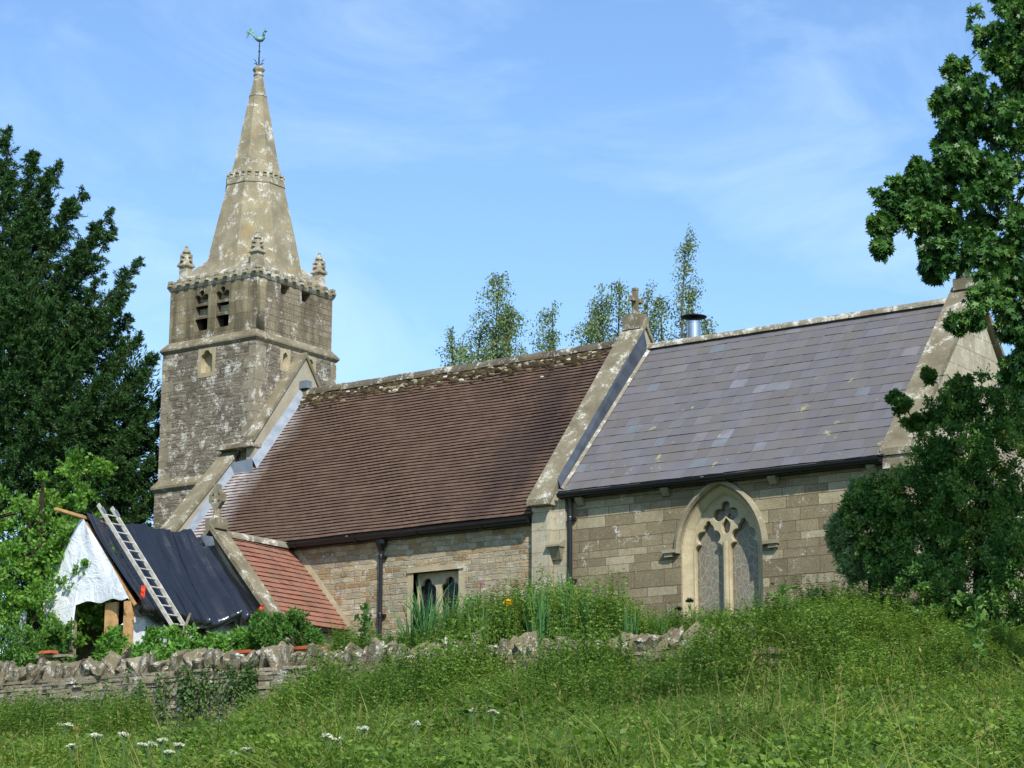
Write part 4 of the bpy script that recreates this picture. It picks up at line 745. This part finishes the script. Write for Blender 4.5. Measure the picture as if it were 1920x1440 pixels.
PR_tall = [proto(clump_weed(1.0, 24, leafL=.07)+clump_grass(.85, 10)+(clump_stalk(1.1, 1) if i == 3 else [])) for i in range(5)]+[proto(clump_grass(.9, 26, .3, .15)+clump_weed(.85, 16, leafL=.065)) for i in range(3)]+[proto(clump_broad(.8, 480)+clump_weed(.9, 14)) for i in range(2)]
def scatter(name, P, scale, protos, label, idx=None):
    n = len(P); me = bpy.data.meshes.new(name); me.vertices.add(n); me.vertices.foreach_set('co', np.asarray(P, 'f').ravel())
    rot = np.stack([RNG.normal(0, .10, n), RNG.normal(0, .10, n), RNG.uniform(0, 6.28, n)], 1).astype('f'); a = me.attributes.new('rot', 'FLOAT_VECTOR', 'POINT'); a.data.foreach_set('vector', rot.ravel())
    a = me.attributes.new('scl', 'FLOAT_VECTOR', 'POINT'); a.data.foreach_set('vector', np.asarray(scale, 'f').ravel()); a = me.attributes.new('idx', 'INT', 'POINT'); a.data.foreach_set('value', (RNG.integers(0, len(protos), n) if idx is None else idx).astype('i'))
    o = link(name, me, None); g = bpy.data.node_groups.new(name, 'GeometryNodeTree'); g.interface.new_socket('Geometry', in_out='INPUT', socket_type='NodeSocketGeometry'); g.interface.new_socket('Geometry', in_out='OUTPUT', socket_type='NodeSocketGeometry')
    N = g.nodes.new; Lk = g.links.new; gi, go = N('NodeGroupInput'), N('NodeGroupOutput'); ip = N('GeometryNodeInstanceOnPoints'); jn = N('GeometryNodeJoinGeometry')
    for p in protos: oi = N('GeometryNodeObjectInfo'); oi.inputs['Object'].default_value = p; oi.inputs['As Instance'].default_value = True; Lk(oi.outputs['Geometry'], jn.inputs[0])
    def at_(nm, ty): k = N('GeometryNodeInputNamedAttribute'); k.data_type = ty; k.inputs['Name'].default_value = nm; return [s for s in k.outputs if s.enabled][0]
    e2r = N('FunctionNodeEulerToRotation'); Lk(at_('rot', 'FLOAT_VECTOR'), e2r.inputs[0]); Lk(gi.outputs[0], ip.inputs['Points']); Lk(jn.outputs[0], ip.inputs['Instance']); ip.inputs['Pick Instance'].default_value = True
    Lk(at_('idx', 'INT'), ip.inputs['Instance Index']); Lk(e2r.outputs[0], ip.inputs['Rotation']); Lk(at_('scl', 'FLOAT_VECTOR'), ip.inputs['Scale']); Lk(ip.outputs[0], go.inputs[0])
    md = o.modifiers.new('scatter', 'NODES'); md.node_group = g; return tag(o, label, 'undergrowth', kind='stuff')
def on_ground(x, y): return np.stack([x, y, ground_z(x, y)-.03], 1)
fx_, fy_ = -math.sin(YAW), math.cos(YAW)
n = 9500; d = np.sqrt(RNG.uniform(13.5**2, 47**2, n)); l = RNG.uniform(-1, 1, n)*(.27*d+5); x = CAM[0]+fx_*d+fy_*l; y = CAM[1]+fy_*d-fx_*l; k = (y < -13.5); x, y, d = x[k], y[k], d[k]; n = len(x)
low = np.interp(x, [5, 9.3, 10, 13, 13.6, 30], [.85, .8, .5, .5, 1, 1])*np.where(y > -15.5, 1, 1); s = RNG.uniform(.7, 1.25, n)*np.where((RNG.random(n) < .06) & (d > 26), 1.35, 1)*(1+.28*np.sin(x*.9+y*.35)*np.cos(y*.8-x*.3))*np.where(y > -16, low, 1)
patch = np.sin(x*.55+1)*np.cos(y*.6+x*.2)+RNG.normal(0, .5, n); idx = np.where(patch < -1.1, RNG.integers(4, 7, n), np.where(patch > .8, RNG.integers(7, 10, n), RNG.integers(0, 4, n)))
scatter('meadow_grass', on_ground(x, y), np.stack([s*1.15, s*1.15, s*RNG.uniform(.8, 1.15, n)], 1), PR_meadow, 'long green grass and low leafy weeds covering the sloping meadow', idx)
n = 900; x = RNG.uniform(13.4, 22.5, n); y = RNG.uniform(-15.6, -13.4, n); hgt = np.interp(x, [13.4, 14.4, 17, 20, 22], [1.2, 1.85, 1.9, 1.6, 1.25])*np.interp(y, [-15.6, -13.4], [.6, 1.0])*RNG.uniform(.6, 1.08, n)*np.where(RNG.random(n) < .10, 1.25, 1)*(1+.16*np.sin(x*2.3)+.1*np.sin(x*5.1+1))
x2 = RNG.uniform(3.6, 10.0, 330); y2 = RNG.uniform(-15.2, -13.4, 330); h2 = 1.5*np.interp(y2, [-15.2, -13.4], [.7, 1])*RNG.uniform(.6, 1.1, 330); x, y, hgt = map(np.concatenate, ((x, x2), (y, y2), (hgt, h2)))
scatter('wall_weeds', on_ground(x, y), np.stack([hgt*.25+.7]*2+[hgt], 1), PR_tall, 'tall tangled nettles and weeds along the foot of the dry stone wall')
n = 980; x = RNG.uniform(21.5, 36, n); y = RNG.uniform(-15.5, -5.5, n); k = ~((y > -8) & (x > 26)); x, y = x[k], y[k]; n = len(x); hgt = RNG.uniform(.5, 1.0, n)*np.where(RNG.random(n) < .09, 1.35, 1)*np.interp(x+.76*(y+12), [20.5, 21.5, 22.5, 23.5, 24.4, 26, 30], [.55, .7, 1.05, 1.2, .8, .5, .4])
scatter('bank_weeds', on_ground(x, y), np.stack([hgt*.25+.75]*2+[hgt], 1), PR_tall, 'tall leafy weeds on the bank below the chancel, right of the wall')
n = 1050; x = RNG.uniform(10.5, 24, n); y = RNG.uniform(-12.6, -4.4, n); hgt = np.interp(x+.76*(y+12), [10, 12.6, 13.2, 14.2, 15.4, 16.1, 18.2, 19, 19.8, 21.5, 22.5, 24], [.3, .45, .8, .7, .65, 1.45, 1.6, 1.3, .85, .6, .8, .9])*RNG.uniform(.65, 1.1, n)*np.interp(y, [-12, -5], [1, .55])
k = ~((y > -7.5) & (RNG.random(n) < .3)); scatter('garden_weeds', on_ground(x[k], y[k]), np.stack([hgt[k]*.25+.7]*2+[hgt[k]], 1), PR_tall, 'overgrown garden weeds between the dry stone wall and the church')
# ---- leafy masses
def leafy(name, blobs, mats, L, Wd, label, cat, star=False, trunk=None, tm='bark', nsub=7, per=260, up=.35, group=None, extra=None, down=0):
    root = empty(name, trunk if trunk is not None else (0, 0, 0), label, cat, group); P, D, LL, WW, CR = [], [], [], [], []; stems = MB(); done = []; tv = np.array(trunk if trunk is not None else (0, 0, 0), float)
    blobs = sorted(blobs, key=lambda q: np.linalg.norm((at(q[0], q[1], q[3])-tv)[:2])+.25*abs(at(q[0], q[1], q[3])[2]-tv[2])) if trunk is not None else blobs
    for (u, v, rp, dist, *w) in blobs:
        c = at(u, v, dist+RNG.normal(0, .15)); r = rp*dist/FPX*1.02/math.cos(.1); ns_ = max(3, int(1.8*nsub*(w[0] if w else 1))); a = clustered(c, r, ns_, int(per*.62), L=L, Wd=Wd, up=up, down=down)
        for A, B_ in zip((P, D, LL, WW, CR), a): A.append(B_)
        if trunk is not None:                     # each limb grows on from its nearest inner neighbour
            hd = math.hypot(c[0]-tv[0], c[1]-tv[1]); base = np.array([tv[0], tv[1], tv[2]+max(.3, c[2]-tv[2]-.55*hd-.4)])
            if done:
                k_ = min(done, key=lambda q: np.linalg.norm(q-c)); base = k_ if np.linalg.norm(k_-c) < np.linalg.norm(base-c) else base
            twigs_to(stems, base, [c], max(.014, r*.045), .12); done.append(c)
    if trunk is not None:
        zt_ = max(at(u, v, dist)[2] for u, v, rp, dist, *w in blobs)-.5; zt_ = max(zt_-(1.0 if zt_-trunk[2] < 2.5 else 0), trunk[2]+.25); k_ = min(1, (zt_-trunk[2])/4); stems.tube([trunk, (trunk[0]+.05, trunk[1], trunk[2]*.5+zt_*.5), (trunk[0], trunk[1]+.05, zt_)], [.22*k_+.03, .15*k_+.02, .03], 8); stems.build('trunk', M[tm], root)
    P, D, LL, WW, CR = map(np.concatenate, (P, D, LL, WW, CR)); r = CR*.55+rnd(len(P))*.45; q = starleaves(P, D, LL) if star else leafquads(P, D, LL, WW, .2, .6); r = np.repeat(r, 5) if star else r; half = len(mats)
    if half > 1: pk = rnd(len(q)) < .18; parts = [(q[~pk], r[~pk], 0), (q[pk], r[pk], 1)]
    else: parts = [(q, r, 0)]
    plant('crown' if trunk is not None else 'leaves', parts, [M[m] for m in mats], None, None, None, root); return root
gz = lambda x, y: float(ground_z(x, y))
def foot(u, v, dist): a = at(u, v, dist); return (a[0], a[1], gz(a[0], a[1])-.1)
leafy('hazel_bush', [(30, 960, 70, 51), (95, 930, 60, 51.3), (155, 895, 42, 51.5), (60, 1040, 75, 50.6), (20, 1080, 70, 50.4), (110, 1020, 55, 50.8), (95, 1110, 62, 50.3), (35, 1150, 60, 50.2), (150, 1090, 34, 50, .9), (190, 1060, 28, 50, .6), (205, 1120, 28, 50, .6), (160, 1160, 40, 50, .8), (130, 1030, 40, 50.4, .9), (170, 1120, 30, 50, .7), (120, 1180, 45, 50, .7), (175, 985, 22, 51, .4), (-60, 1000, 90, 51), (-60, 1120, 80, 50.5), (190, 880, 18, 51.5, .6)],
      ['hazel', 'bush'], .10, .075, 'bright yellow-green broad leaved bush covering the left side of the white sheeting', 'bush', trunk=foot(60, 1250, 50.6), nsub=9, per=110)
leafy('low_bush', [(40, 1210, 55, 49.4), (95, 1215, 42, 49.3), (20, 1260, 50, 49), (70, 1250, 40, 49), (-40, 1230, 60, 49.3), (110, 1190, 30, 49.5)], ['bush', 'hazel'], .09, .045, 'dense mid green bush at the left end of the dry stone wall', 'bush', trunk=foot(40, 1300, 49.2), nsub=9, per=130)
leafy('garden_shrub', [(540,1191, 38, 46.6), (505,1196, 30, 46.6), (580,1201, 28, 46.5), (550,1171, 26, 46.8), (490,1176, 22, 46.9)], ['bush', 'creeper'], .08, .04, 'round green leafy shrub growing from the terracotta trough by the red porch roof', 'shrub', trunk=tuple(on(1, -12.5, 545, 1222)), nsub=12, per=170)
leafy('creeper', [(215,1227, 30, 48.3), (265,1217, 34, 48.2), (310,1207, 32, 48.1), (350,1217, 30, 48), (395,1217, 26, 47.9), (440,1207, 26, 47.6), (300, 1235, 36, 47.7), (340, 1240, 30, 47.5), (260, 1250, 36, 47.6), (240, 1285, 28, 47.4), (205, 1250, 26, 47.7, .6), (410, 1225, 24, 47.3), (465, 1210, 22, 47.2), (215, 1200, 20, 48.4), (235, 1320, 24, 47.2, .7)],
      ['creeper', 'hazel'], .11, .055, 'bright green creeper spilling over the wall below the ladder', 'creeper', trunk=foot(300, 1240, 48.2), nsub=8, per=80, down=.35)
P, D, LL = [], [], []
for i in range(46):                               # strands of ivy hanging down the face of the wall
    u = random.choice((random.uniform(180, 480), random.uniform(315, 470))); v0 = random.uniform(1225, 1290); v1 = random.uniform(1290, 1400); a, c = on(1, -13.34, u, v0), on(1, -13.36, u+random.uniform(-14, 14), v1); k = random.randint(40, 90)
    t = rnd(k); P.append(a+(c-a)*t[:, None]+RNG.normal(0, .05, (k, 3))*np.array([1, .5, .6])); D.append(np.array([0, -.5, -.7])+RNG.normal(0, .5, (k, 3))); LL.append(RNG.uniform(.04, .085, k))
P, D, LL = map(np.concatenate, (P, D, LL)); q = leafquads(P, D, LL, LL*.75, .15); plant('ivy', [(q, rnd(len(q)), 0)], [M['ivy']], 'dark ivy trails hanging down the face of the dry stone wall', 'ivy')
# right hand side: maple above, hedge bush below
TB = foot(2010, 1330, 34.5)
leafy('maple_tree', [(1885, 40, 55, 35), (1915, 130, 40, 35), (1795, 130, 26, 35, .8), (1835, 190, 55, 35), (1900, 220, 60, 35.3), (1800, 240, 42, 34.8), (1790, 300, 40, 34.6, .8), (1860, 320, 60, 35), (1730, 350, 44, 34.6), (1680, 370, 36, 34.5), (1650, 420, 26, 34.5, .6), (1652, 460, 14, 34.5, .5), (1735, 410, 45, 34.6), (1800, 400, 58, 34.8), (1880, 430, 65, 35), (1760, 470, 36, 34.4), (1750, 505, 18, 34.4, .6), (1840, 490, 50, 34.8), (1900, 540, 50, 35), (1850, 560, 30, 34.6, .6), (1795, 600, 15, 34.2, .6), (1830, 590, 22, 34.3, .5), (1905, 620, 32, 35, .7), (1870, 105, 24, 35, .8), (1780, 190, 26, 34.8, .8), (1915, 330, 70, 35.6),
      (1980, 100, 90, 35.6), (1990, 260, 110, 35.4), (2000, 430, 110, 35), (1980, 580, 80, 35), (2080, 200, 120, 35.5), (2090, 400, 120, 35), (2060, 0, 110, 36), (1960, -60, 80, 36), (2040, 620, 100, 35), (1920, 20, 50, 35.3), (1900, 700, 25, 35, .5), (1930, 690, 40, 35)],
      ['sycamore', 'sycamore'], .088, .1, 'tall dark maple tree with lobed leaves overhanging the east gable', 'tree', star=True, trunk=TB, nsub=15, per=125, up=-.55)
leafy('hedge_bush', [(1780, 770, 42, 38.5), (1840, 760, 55, 38.6), (1900, 760, 60, 39), (1750, 850, 40, 38.3), (1810, 850, 60, 38.4), (1880, 860, 65, 38.6), (1660, 930, 44, 38.8, 1), (1720, 930, 55, 38.5), (1790, 940, 62, 38.2), (1870, 960, 66, 38.3), (1650, 1000, 46, 38.8), (1710, 1020, 58, 38.4), (1780, 1040, 62, 38), (1860, 1060, 66, 38), (1680, 1085, 46, 38.4), (1740, 1110, 52, 38), (1800, 1130, 52, 37.8), (1880, 1150, 60, 37.8), (1735, 1165, 28, 37.8, .7), (1770, 1180, 30, 37.7, .7), (1850, 1200, 40, 37.6, .8), (1740, 705, 10, 38.4, .4), (1690, 760, 13, 38.2, .4), (1715, 790, 16, 38.2, .4), (1675, 745, 7, 38.2, .3), (1800, 725, 22, 38.4, .6),
      (1610, 960, 30, 39), (1640, 1050, 40, 38.8), (1760, 900, 60, 38.8), (1840, 990, 70, 38.6), (1760, 985, 55, 38.4), (1900, 1050, 70, 38.4), (1690, 980, 46, 38.6), (1960, 800, 80, 39), (1980, 960, 90, 38.6), (1980, 1100, 90, 38.2), (2080, 900, 110, 39), (2080, 1080, 100, 38.4)],
      ['thorn', 'bush'], .062, .038, 'dense dark green hedge bush hiding the foot of the east gable', 'bush', trunk=foot(1850, 1230, 38.4), nsub=17, per=300)
leafy('grey_bush', [(1620, 940, 34, 39.2), (1590, 980, 30, 39.2), (1600, 1030, 30, 39.1), (1640, 960, 34, 39.3), (1580, 1010, 22, 39.1, .7), (1600, 1070, 24, 39, .8), (1570, 1005, 14, 39, .5), (1615, 915, 18, 39.2, .6)], ['willow', 'bush'], .085, .03, 'pale grey-green leaved bush in front of the right end of the chancel wall', 'bush', trunk=foot(1630, 1160, 39.2), nsub=12, per=190)
# ---- yew: upswept plumes on a broad dark tree
yc = np.array([-5.2, -4.6]); ybase = (yc[0], yc[1], gz(*yc)-.1)
yew = empty('yew_tree', ybase, 'large dark green yew tree with upswept feathery boughs in front of the tower', 'tree')
b = MB(); b.tube([ybase, (yc[0], yc[1], 11), (yc[0]-.3, yc[1], 16), (yc[0]-.5, yc[1], 20.5)], [.55, .45, .28, .06], 9)
tips = [(18, 243, 0), (62, 290, 0), (108, 308, .2), (85, 330, -.5), (155, 355, .3), (130, 380, -.6), (205, 393, .4), (210, 430, .6), (180, 440, -.5), (258, 488, .7), (235, 540, .2), (222, 570, -.5), (205, 600, .5), (240, 640, .6), (262, 628, .2), (290, 665, .4), (270, 700, -.4), (305, 740, .5), (298, 800, .2), (322, 850, .6), (310, 890, .4), (290, 930, .2), (270, 960, 0), (250, 860, -.6), (225, 740, -.8), (190, 520, -1), (150, 460, -1.2), (60, 380, -1), (20, 330, -.8), (100, 560, -2), (40, 480, -2), (170, 640, -2), (60, 640, -2.5), (140, 760, -2.6), (230, 830, -1.6), (60, 780, -3), (170, 880, -2.4), (100, 900, -3), (20, 560, -2.4), (20, 700, -3), (20, 850, -3.2), (210, 920, -1.5), (120, 680, -2.5), (200, 700, -1.6), (280, 780, -.6), (-40, 250, 0), (-90, 330, .5), (-60, 450, -1.5), (-120, 480, .5), (-100, 620, -1.5), (-160, 650, 0), (-80, 760, -2.5), (-180, 800, 0), (-120, 900, -2), (-20, 200, .5), (-70, 215, .8), (245, 590, 1.2), (150, 560, 1.5), (90, 450, 1.4), (200, 800, 1.2), (60, 560, -1.6), (90, 380, .6), (110, 500, -1), (250, 720, .8), (150, 830, -2), (90, 720, -2.8), (30, 420, -1.2), (180, 580, -.4), (130, 620, -1.4), (265, 900, -.2), (250, 960, .3), (285, 860, -.3), (300, 840, .2), (240, 900, -.5), (265, 790, -.4), (275, 740, .1), (310, 910, -.2), (225, 1000, -.3), (180, 1000, -1), (280, 990, -.4)]
P, D, LL = [], [], []
for u, v, dd in tips:
    tip = at(u, v, 61.4+dd); hz = tip[2]; base = np.array([yc[0]+(tip[0]-yc[0])*.25, yc[1]+(tip[1]-yc[1])*.25, max(7.0, tip[2]-2.6-1.2*random.random())]); ctrl = base*.35+tip*.65+np.array([0, 0, -.7])
    b.tube([base, base*.36+ctrl*.48+tip*.16, base*.04+ctrl*.32+tip*.64, tip], [.07, .05, .03, .008], 5); n = 6500
    t = RNG.uniform(.12, 1, n)**.75; C = (1-t)[:, None]**2*base+2*(t*(1-t))[:, None]*ctrl+(t**2)[:, None]*tip; T = norm(2*(1-t)[:, None]*(ctrl-base)+2*t[:, None]*(tip-ctrl))
    k = 90; tt = RNG.uniform(.05, 1, k)**.8; Ck = (1-tt)[:, None]**2*base+2*(tt*(1-tt))[:, None]*ctrl+(tt**2)[:, None]*tip; Tk = norm(2*(1-tt)[:, None]*(ctrl-base)+2*tt[:, None]*(tip-ctrl))
    rd = sph(k); rd[:, 2] *= .6; dk = norm(rd*RNG.uniform(.5, 1.1, (k, 1))+Tk*RNG.uniform(.25, .9, (k, 1))); lk = (.16+.85*(1-tt)**.75)*RNG.uniform(.5, 1.15, k); i_ = RNG.integers(0, k, n); q_ = RNG.uniform(.05, 1, n)
    P.append(Ck[i_]+dk[i_]*(lk[i_]*q_)[:, None]+np.array([0, 0, -1])*(lk[i_]*q_**2*.30)[:, None]+RNG.normal(0, .035, (n, 3))*(1.3-q_)[:, None]); D.append(norm(dk[i_]*.9+np.array([0, 0, -.35])+RNG.normal(0, .5, (n, 3)))); LL.append(RNG.uniform(.06, .14, n))
n = 26000; d = sph(n); P.append(np.array([yc[0]+.2, yc[1]+.3, 12.6])+d*np.array([2.6, 2.6, 6.2])*(.6+.35*rnd(n))[:, None]); D.append(norm(d+np.array([0, 0, .3]))); LL.append(RNG.uniform(.12, .28, n))
n = 9000; d = sph(n); P.append(at(225, 800, 62)+d*np.array([1.1, 1.3, 2.6])*(.3+.7*rnd(n))[:, None]); D.append(norm(d+np.array([0, 0, .2])+RNG.normal(0, .4, (n, 3)))); LL.append(RNG.uniform(.1, .2, n)); b.build('trunk', M['bark'], yew); P, D, LL = map(np.concatenate, (P, D, LL)); q = leafquads(P, D, LL, LL*.25, .2); plant('crown', [(q, rnd(len(q)), 0)], [M['yew']], None, None, None, yew)
# ---- birches beyond the church
def birch(tops, side, lab, yp, width, nl, vbot=720):
    u0, v0 = tops[0]; top = on(1, yp, u0, v0); root = empty('birch_tree', (top[0]-.3, yp, gz(top[0], yp)), lab, 'tree', 'birch trees behind the church'); b = MB(); P, D = [], []
    base = np.array([top[0]-.3, yp, gz(top[0], yp)-.1])
    for (u, v), wd in zip(tops, width):
        tp = on(1, yp+random.uniform(-1, 1), u, v); lo = on(1, yp, u+random.uniform(-12, 12), vbot+20); h = tp[2]-lo[2]; b.tube([base, lo, lo*.5+tp*.5+RNG.normal(0, .08, 3), tp], [.14, .07, .035, .006], 6); nb = int(h*8)+6
        for i in range(nb):
            t = random.random()**.9; c = lo+(tp-lo)*t; az = random.uniform(0, 6.28); r = wd*1.85*(1-t*.86)*random.uniform(.25, 1.0)+.1; dr = np.array([math.cos(az), math.sin(az)*.8, .55]); e = c+dr*r; e2 = e+np.array([dr[0]*.35*r, dr[1]*.35*r, -.35*r-.05]); b.tube([c, e, e2], [.014, .008, .003], 4); k = int(nl*2.3*(.35+r))
            s = rnd(k); m = s < .6; q = np.where(m[:, None], c+(e-c)*(s/.6)[:, None], e+(e2-e)*((s-.6)/.4)[:, None]); P.append(q+RNG.normal(0, .07+.05*r, (k, 3))+np.array([0, 0, -1])*np.abs(RNG.normal(0, .14+.16*r, k))[:, None]); D.append(np.array([0, 0, -.8])+RNG.normal(0, .55, (k, 3)))
    b.build('trunk', M['birchbark'], root); P, D = np.concatenate(P), np.concatenate(D); L = RNG.uniform(.06, .11, len(P)); q = leafquads(P, D, L, L*.72, .15); plant('crown', [(q, rnd(len(q)), 0)], [M['birch']], None, None, None, root)
birch([(935, 512), (905, 600), (955, 580)], 1, 'pointed birch tree behind the middle of the nave ridge, leftmost of the birches', 20, [.95, .8, .6], 42)
birch([(845, 615), (868, 650)], 1, 'short leafy birch branch showing left of the pointed birch above the nave ridge', 21, [.45, .4], 30)
birch([(1035, 565)], 1, 'small narrow birch tip just above the nave ridge', 19, [.62], 34)
birch([(1130, 530), (1162, 522), (1105, 575), (1185, 565)], 1, 'broad bushy birch immediately left of the nave gable cross', 20, [.6, .6, .6, .55], 36)
birch([(1288, 432), (1215, 532), (1240, 560), (1300, 540), (1322, 590)], 1, 'tallest loose birch rising between the gable cross and the metal flue', 20.5, [.5, .42, .45, .42, .3], 26)
# ---- single garden plants behind the wall
def blade_clump(name, c, h, n, lab, cat, mat='iris', w=.035, spread=.3, group=None, flower=None):
    a = RNG.uniform(0, 6.28, n); hh = h*RNG.uniform(.5, 1, n); rr = .12*np.sqrt(rnd(n)); B_ = np.array(c)+np.stack([rr*np.cos(a), rr*np.sin(a), np.zeros(n)], 1); ln = np.stack([np.cos(a), np.sin(a)], 1)*RNG.uniform(0, spread, n)[:, None]+RNG.normal(0, .06, (n, 2))
    qs = []; prev = B_; S = norm(np.cross(np.concatenate([ln, np.ones((n, 1))], 1), sph(n)))*w/2; k = 5
    for i in range(1, k+1):
        t = i/k; nx_ = B_+np.concatenate([ln*(t**1.9)[..., None] if hasattr(t, 'shape') else ln*t**1.9, np.full((n, 1), 1.0)*(t-.22*t**4*np.linalg.norm(ln, axis=1, keepdims=True)*3)], 1)*hh[:, None]; w0, w1 = 1-((i-1)/k)**2.2, 1-(i/k)**2.2
        qs.append(np.stack([prev-S*w0, prev+S*w0, nx_+S*w1, nx_-S*w1], 1)); prev = nx_
    q = np.concatenate(qs); root = empty(name, c, lab, cat, group); plant('leaves', [(q, np.tile(rnd(n), k), 0)], [M[mat]], None, None, None, root)
    if flower: 
        m, fh = flower; b = MB(); tp = np.array(c)+np.array([.05, -.1, fh]); b.tube([c, tp], [.012, .008], 5); b.build('stem', M['stem'], root); d = sph(26); d[:, 2] = d[:, 2]*.6-.1; qq = leafquads(np.repeat(tp[None], 26, 0)+RNG.normal(0, .02, (26, 3)), d, .075, .055, .2); plant('flower', [(qq, rnd(26), 0)], [M[m]], None, None, None, root)
    return root
def garden(u, v, y): a = on(1, y, u, v); return (a[0], y, gz(a[0], y))
for (u, y, vt, n, sp, lab, fl) in ((800, -12.3, 1068, 85, .55, 'large iris clump with long arching blades in front of the nave window', None), (1065, -12.35, 1060, 46, .16, 'upright stiff iris clump at the foot of the black chancel downpipe', None), (1020, -12.3, 1085, 34, .2, 'dark bladed iris clump left of the black chancel downpipe', None), (1182, -12.4, 1130, 28, .15, 'low iris clump on the wall between downpipe and chancel window', None), (772, -12.35, 1105, 40, .5, 'left hand iris clump with bent blades beside the nave window jamb', None), (845, -12.4, 1085, 50, .5, 'thick iris clump covering the right half of the nave window', None), (900, -12.45, 1110, 40, .35, 'bright iris clump between the nave window and the yellow flower', None), (1000, -12.4, 1075, 40, .25, 'tall iris clump left of the buttress bracket', None), (1110, -12.4, 1085, 40, .2, 'stiff iris clump right of the black chancel downpipe', None), (1235, -12.4, 1145, 24, .25, 'short iris clump left of the seed heads by the chancel window', None), (955, -12.5, 1130, 26, .3, 'iris clump with a single yellow flower among the weeds', 'petal_yellow')):
    c = garden(u, 1200, y); h = on(1, y, u, vt)[2]-c[2]; blade_clump('iris', c, h*1.08, n, lab, 'iris', spread=sp, group='irises behind the wall', flower=(fl, h) if fl else None)
def stalk(name, u, vt, y, lab, cat, kind, group=None, ground=None):
    tp = on(1, y, u, vt); c = np.array([tp[0]+random.uniform(-.08, .08), y+.05, gz(tp[0], y)]); root = empty(name, tuple(c), lab, cat, group); b = MB(); mid = (c+tp)/2+RNG.normal(0, .04, 3); b.tube([c, mid, tp], [.014, .011, .008], 5)
    n = 26; t = rnd(n)*.8; P = c+(tp-c)*t[:, None]; q = leafquads(P, RNG.normal(size=(n, 3))+np.array([0, 0, .3]), RNG.uniform(.06, .16, n), RNG.uniform(.02, .05, n)); b.build('stem', M['stem'], root); plant('leaves', [(q, rnd(n), 0)], [M['weed']], None, None, None, root)
    if kind == 'seed':
        d = sph(90); d[:, 2] = np.abs(d[:, 2])*.8-.15; qq = leafquads(np.repeat(tp[None], 90, 0), d, .085, .02); plant('seed_head', [(qq, rnd(90), 0)], [M['seed']], None, None, None, root)
    elif kind == 'pink': d = sph(14); qq = leafquads(np.repeat(tp[None], 14, 0)+RNG.normal(0, .02, (14, 3)), d, .035, .03); plant('flower', [(qq, rnd(14), 0)], [M['petal_pink']], None, None, None, root)
    elif kind == 'tall':
        n = 70; t = .3+.7*rnd(n); P = c+(tp-c)*t[:, None]+RNG.normal(0, .07, (n, 3)); q = leafquads(P, RNG.normal(size=(n, 3))+np.array([0, 0, .2]), RNG.uniform(.08, .2, n), RNG.uniform(.05, .1, n)); plant('foliage', [(q, rnd(n), 0)], [M['bush']], None, None, None, root)
for u, vt, lab in ((1293, 1128, 'round dark seed head, tallest of the three beside the chancel window'), (1272, 1143, 'dark seed head on the left of the three beside the chancel window'), (1274, 1160, 'lowest dark seed head beside the left jamb of the chancel window')): stalk('seed_head_plant', u, vt, -12.0, lab, 'plant', 'seed', 'seed heads by the chancel window')
for u, vt, lab in ((902, 1094, 'pink flower standing above the weeds right of the nave window'), (967, 1095, 'pink flower to the left of the iris blades by the buttress'), (1117, 1109, 'pink flower right of the black chancel downpipe'), (1411, 1146, 'pink flower in front of the right light of the chancel window')): stalk('pink_flower', u, vt, -12.0, lab, 'flower', 'pink', 'pink flowers behind the wall')
for u, vt, y, lab in ((1462, 1098, -11.5, 'tall leafy green plant at the right jamb of the chancel window'), (683, 1140, -12.2, 'nettle-like plant at the corner of the red porch roof'), (1545, 1112, -10.8, 'tall pointed green weed below the right part of the chancel wall'), (1828, 1130, -13.6, 'young bright green sapling in front of the dark hedge bush'), (880, 1120, -12.2, 'tall green weed just right of the nave window')): stalk('tall_weed', u, vt, y, lab, 'plant', 'tall', 'tall weeds by the church')
# ---- white umbels in the meadow
for i, (u, v, w) in enumerate(((145, 1308, 34), (185, 1328, 26), (12, 1348, 22), (120, 1358, 28), (180, 1380, 26), (233, 1377, 16), (278, 1396, 30), (305, 1388, 16), (335, 1397, 20), (318, 1411, 18), (462, 1405, 22), (438, 1412, 10), (613, 1381, 16), (630, 1387, 16), (680, 1366, 20), (780, 1357, 14), (886, 1333, 14), (925, 1335, 16), (135, 1398, 18), (512, 1420, 12))):
    t = 20.0
    while t < 52:
        p = at(u, v, t)
        if p[2] < gz(p[0], p[1])+.68: break
        t += .1
    if p[1] > -13.7: p = at(u, v, t-(p[1]+13.7)/.82)
    root = empty('cow_parsley', (p[0], p[1], gz(p[0], p[1])), 'white flat-topped umbel flower standing in the long meadow grass', 'flower', 'white umbel flowers in the meadow'); R_ = w*np.linalg.norm(p-CAM)/FPX/2; b = MB(); g0 = np.array([p[0], p[1], gz(p[0], p[1])]); mid = p-np.array([0, 0, .12]); b.tube([g0, mid], [.008, .006], 5)
    n = 16; a = RNG.uniform(0, 6.28, n); rr = R_*np.sqrt(rnd(n)); e = p+np.stack([rr*np.cos(a), rr*np.sin(a), RNG.normal(0, .008, n)], 1)
    for k in e: b.tube([mid, k], [.004, .003], 4)
    b.build('stem', M['stem'], root); m = 16; c = np.repeat(e, m, 0)+RNG.normal(0, 1, (n*m, 3))*np.array([R_*.13, R_*.13, .003]); q = leafquads(c, RNG.normal(size=(n*m, 3))*np.array([1, 1, .3]), .02, .018, .1, 5); plant('umbel', [(q, rnd(len(q)), 0)], [M['petal_white']], None, None, None, root)
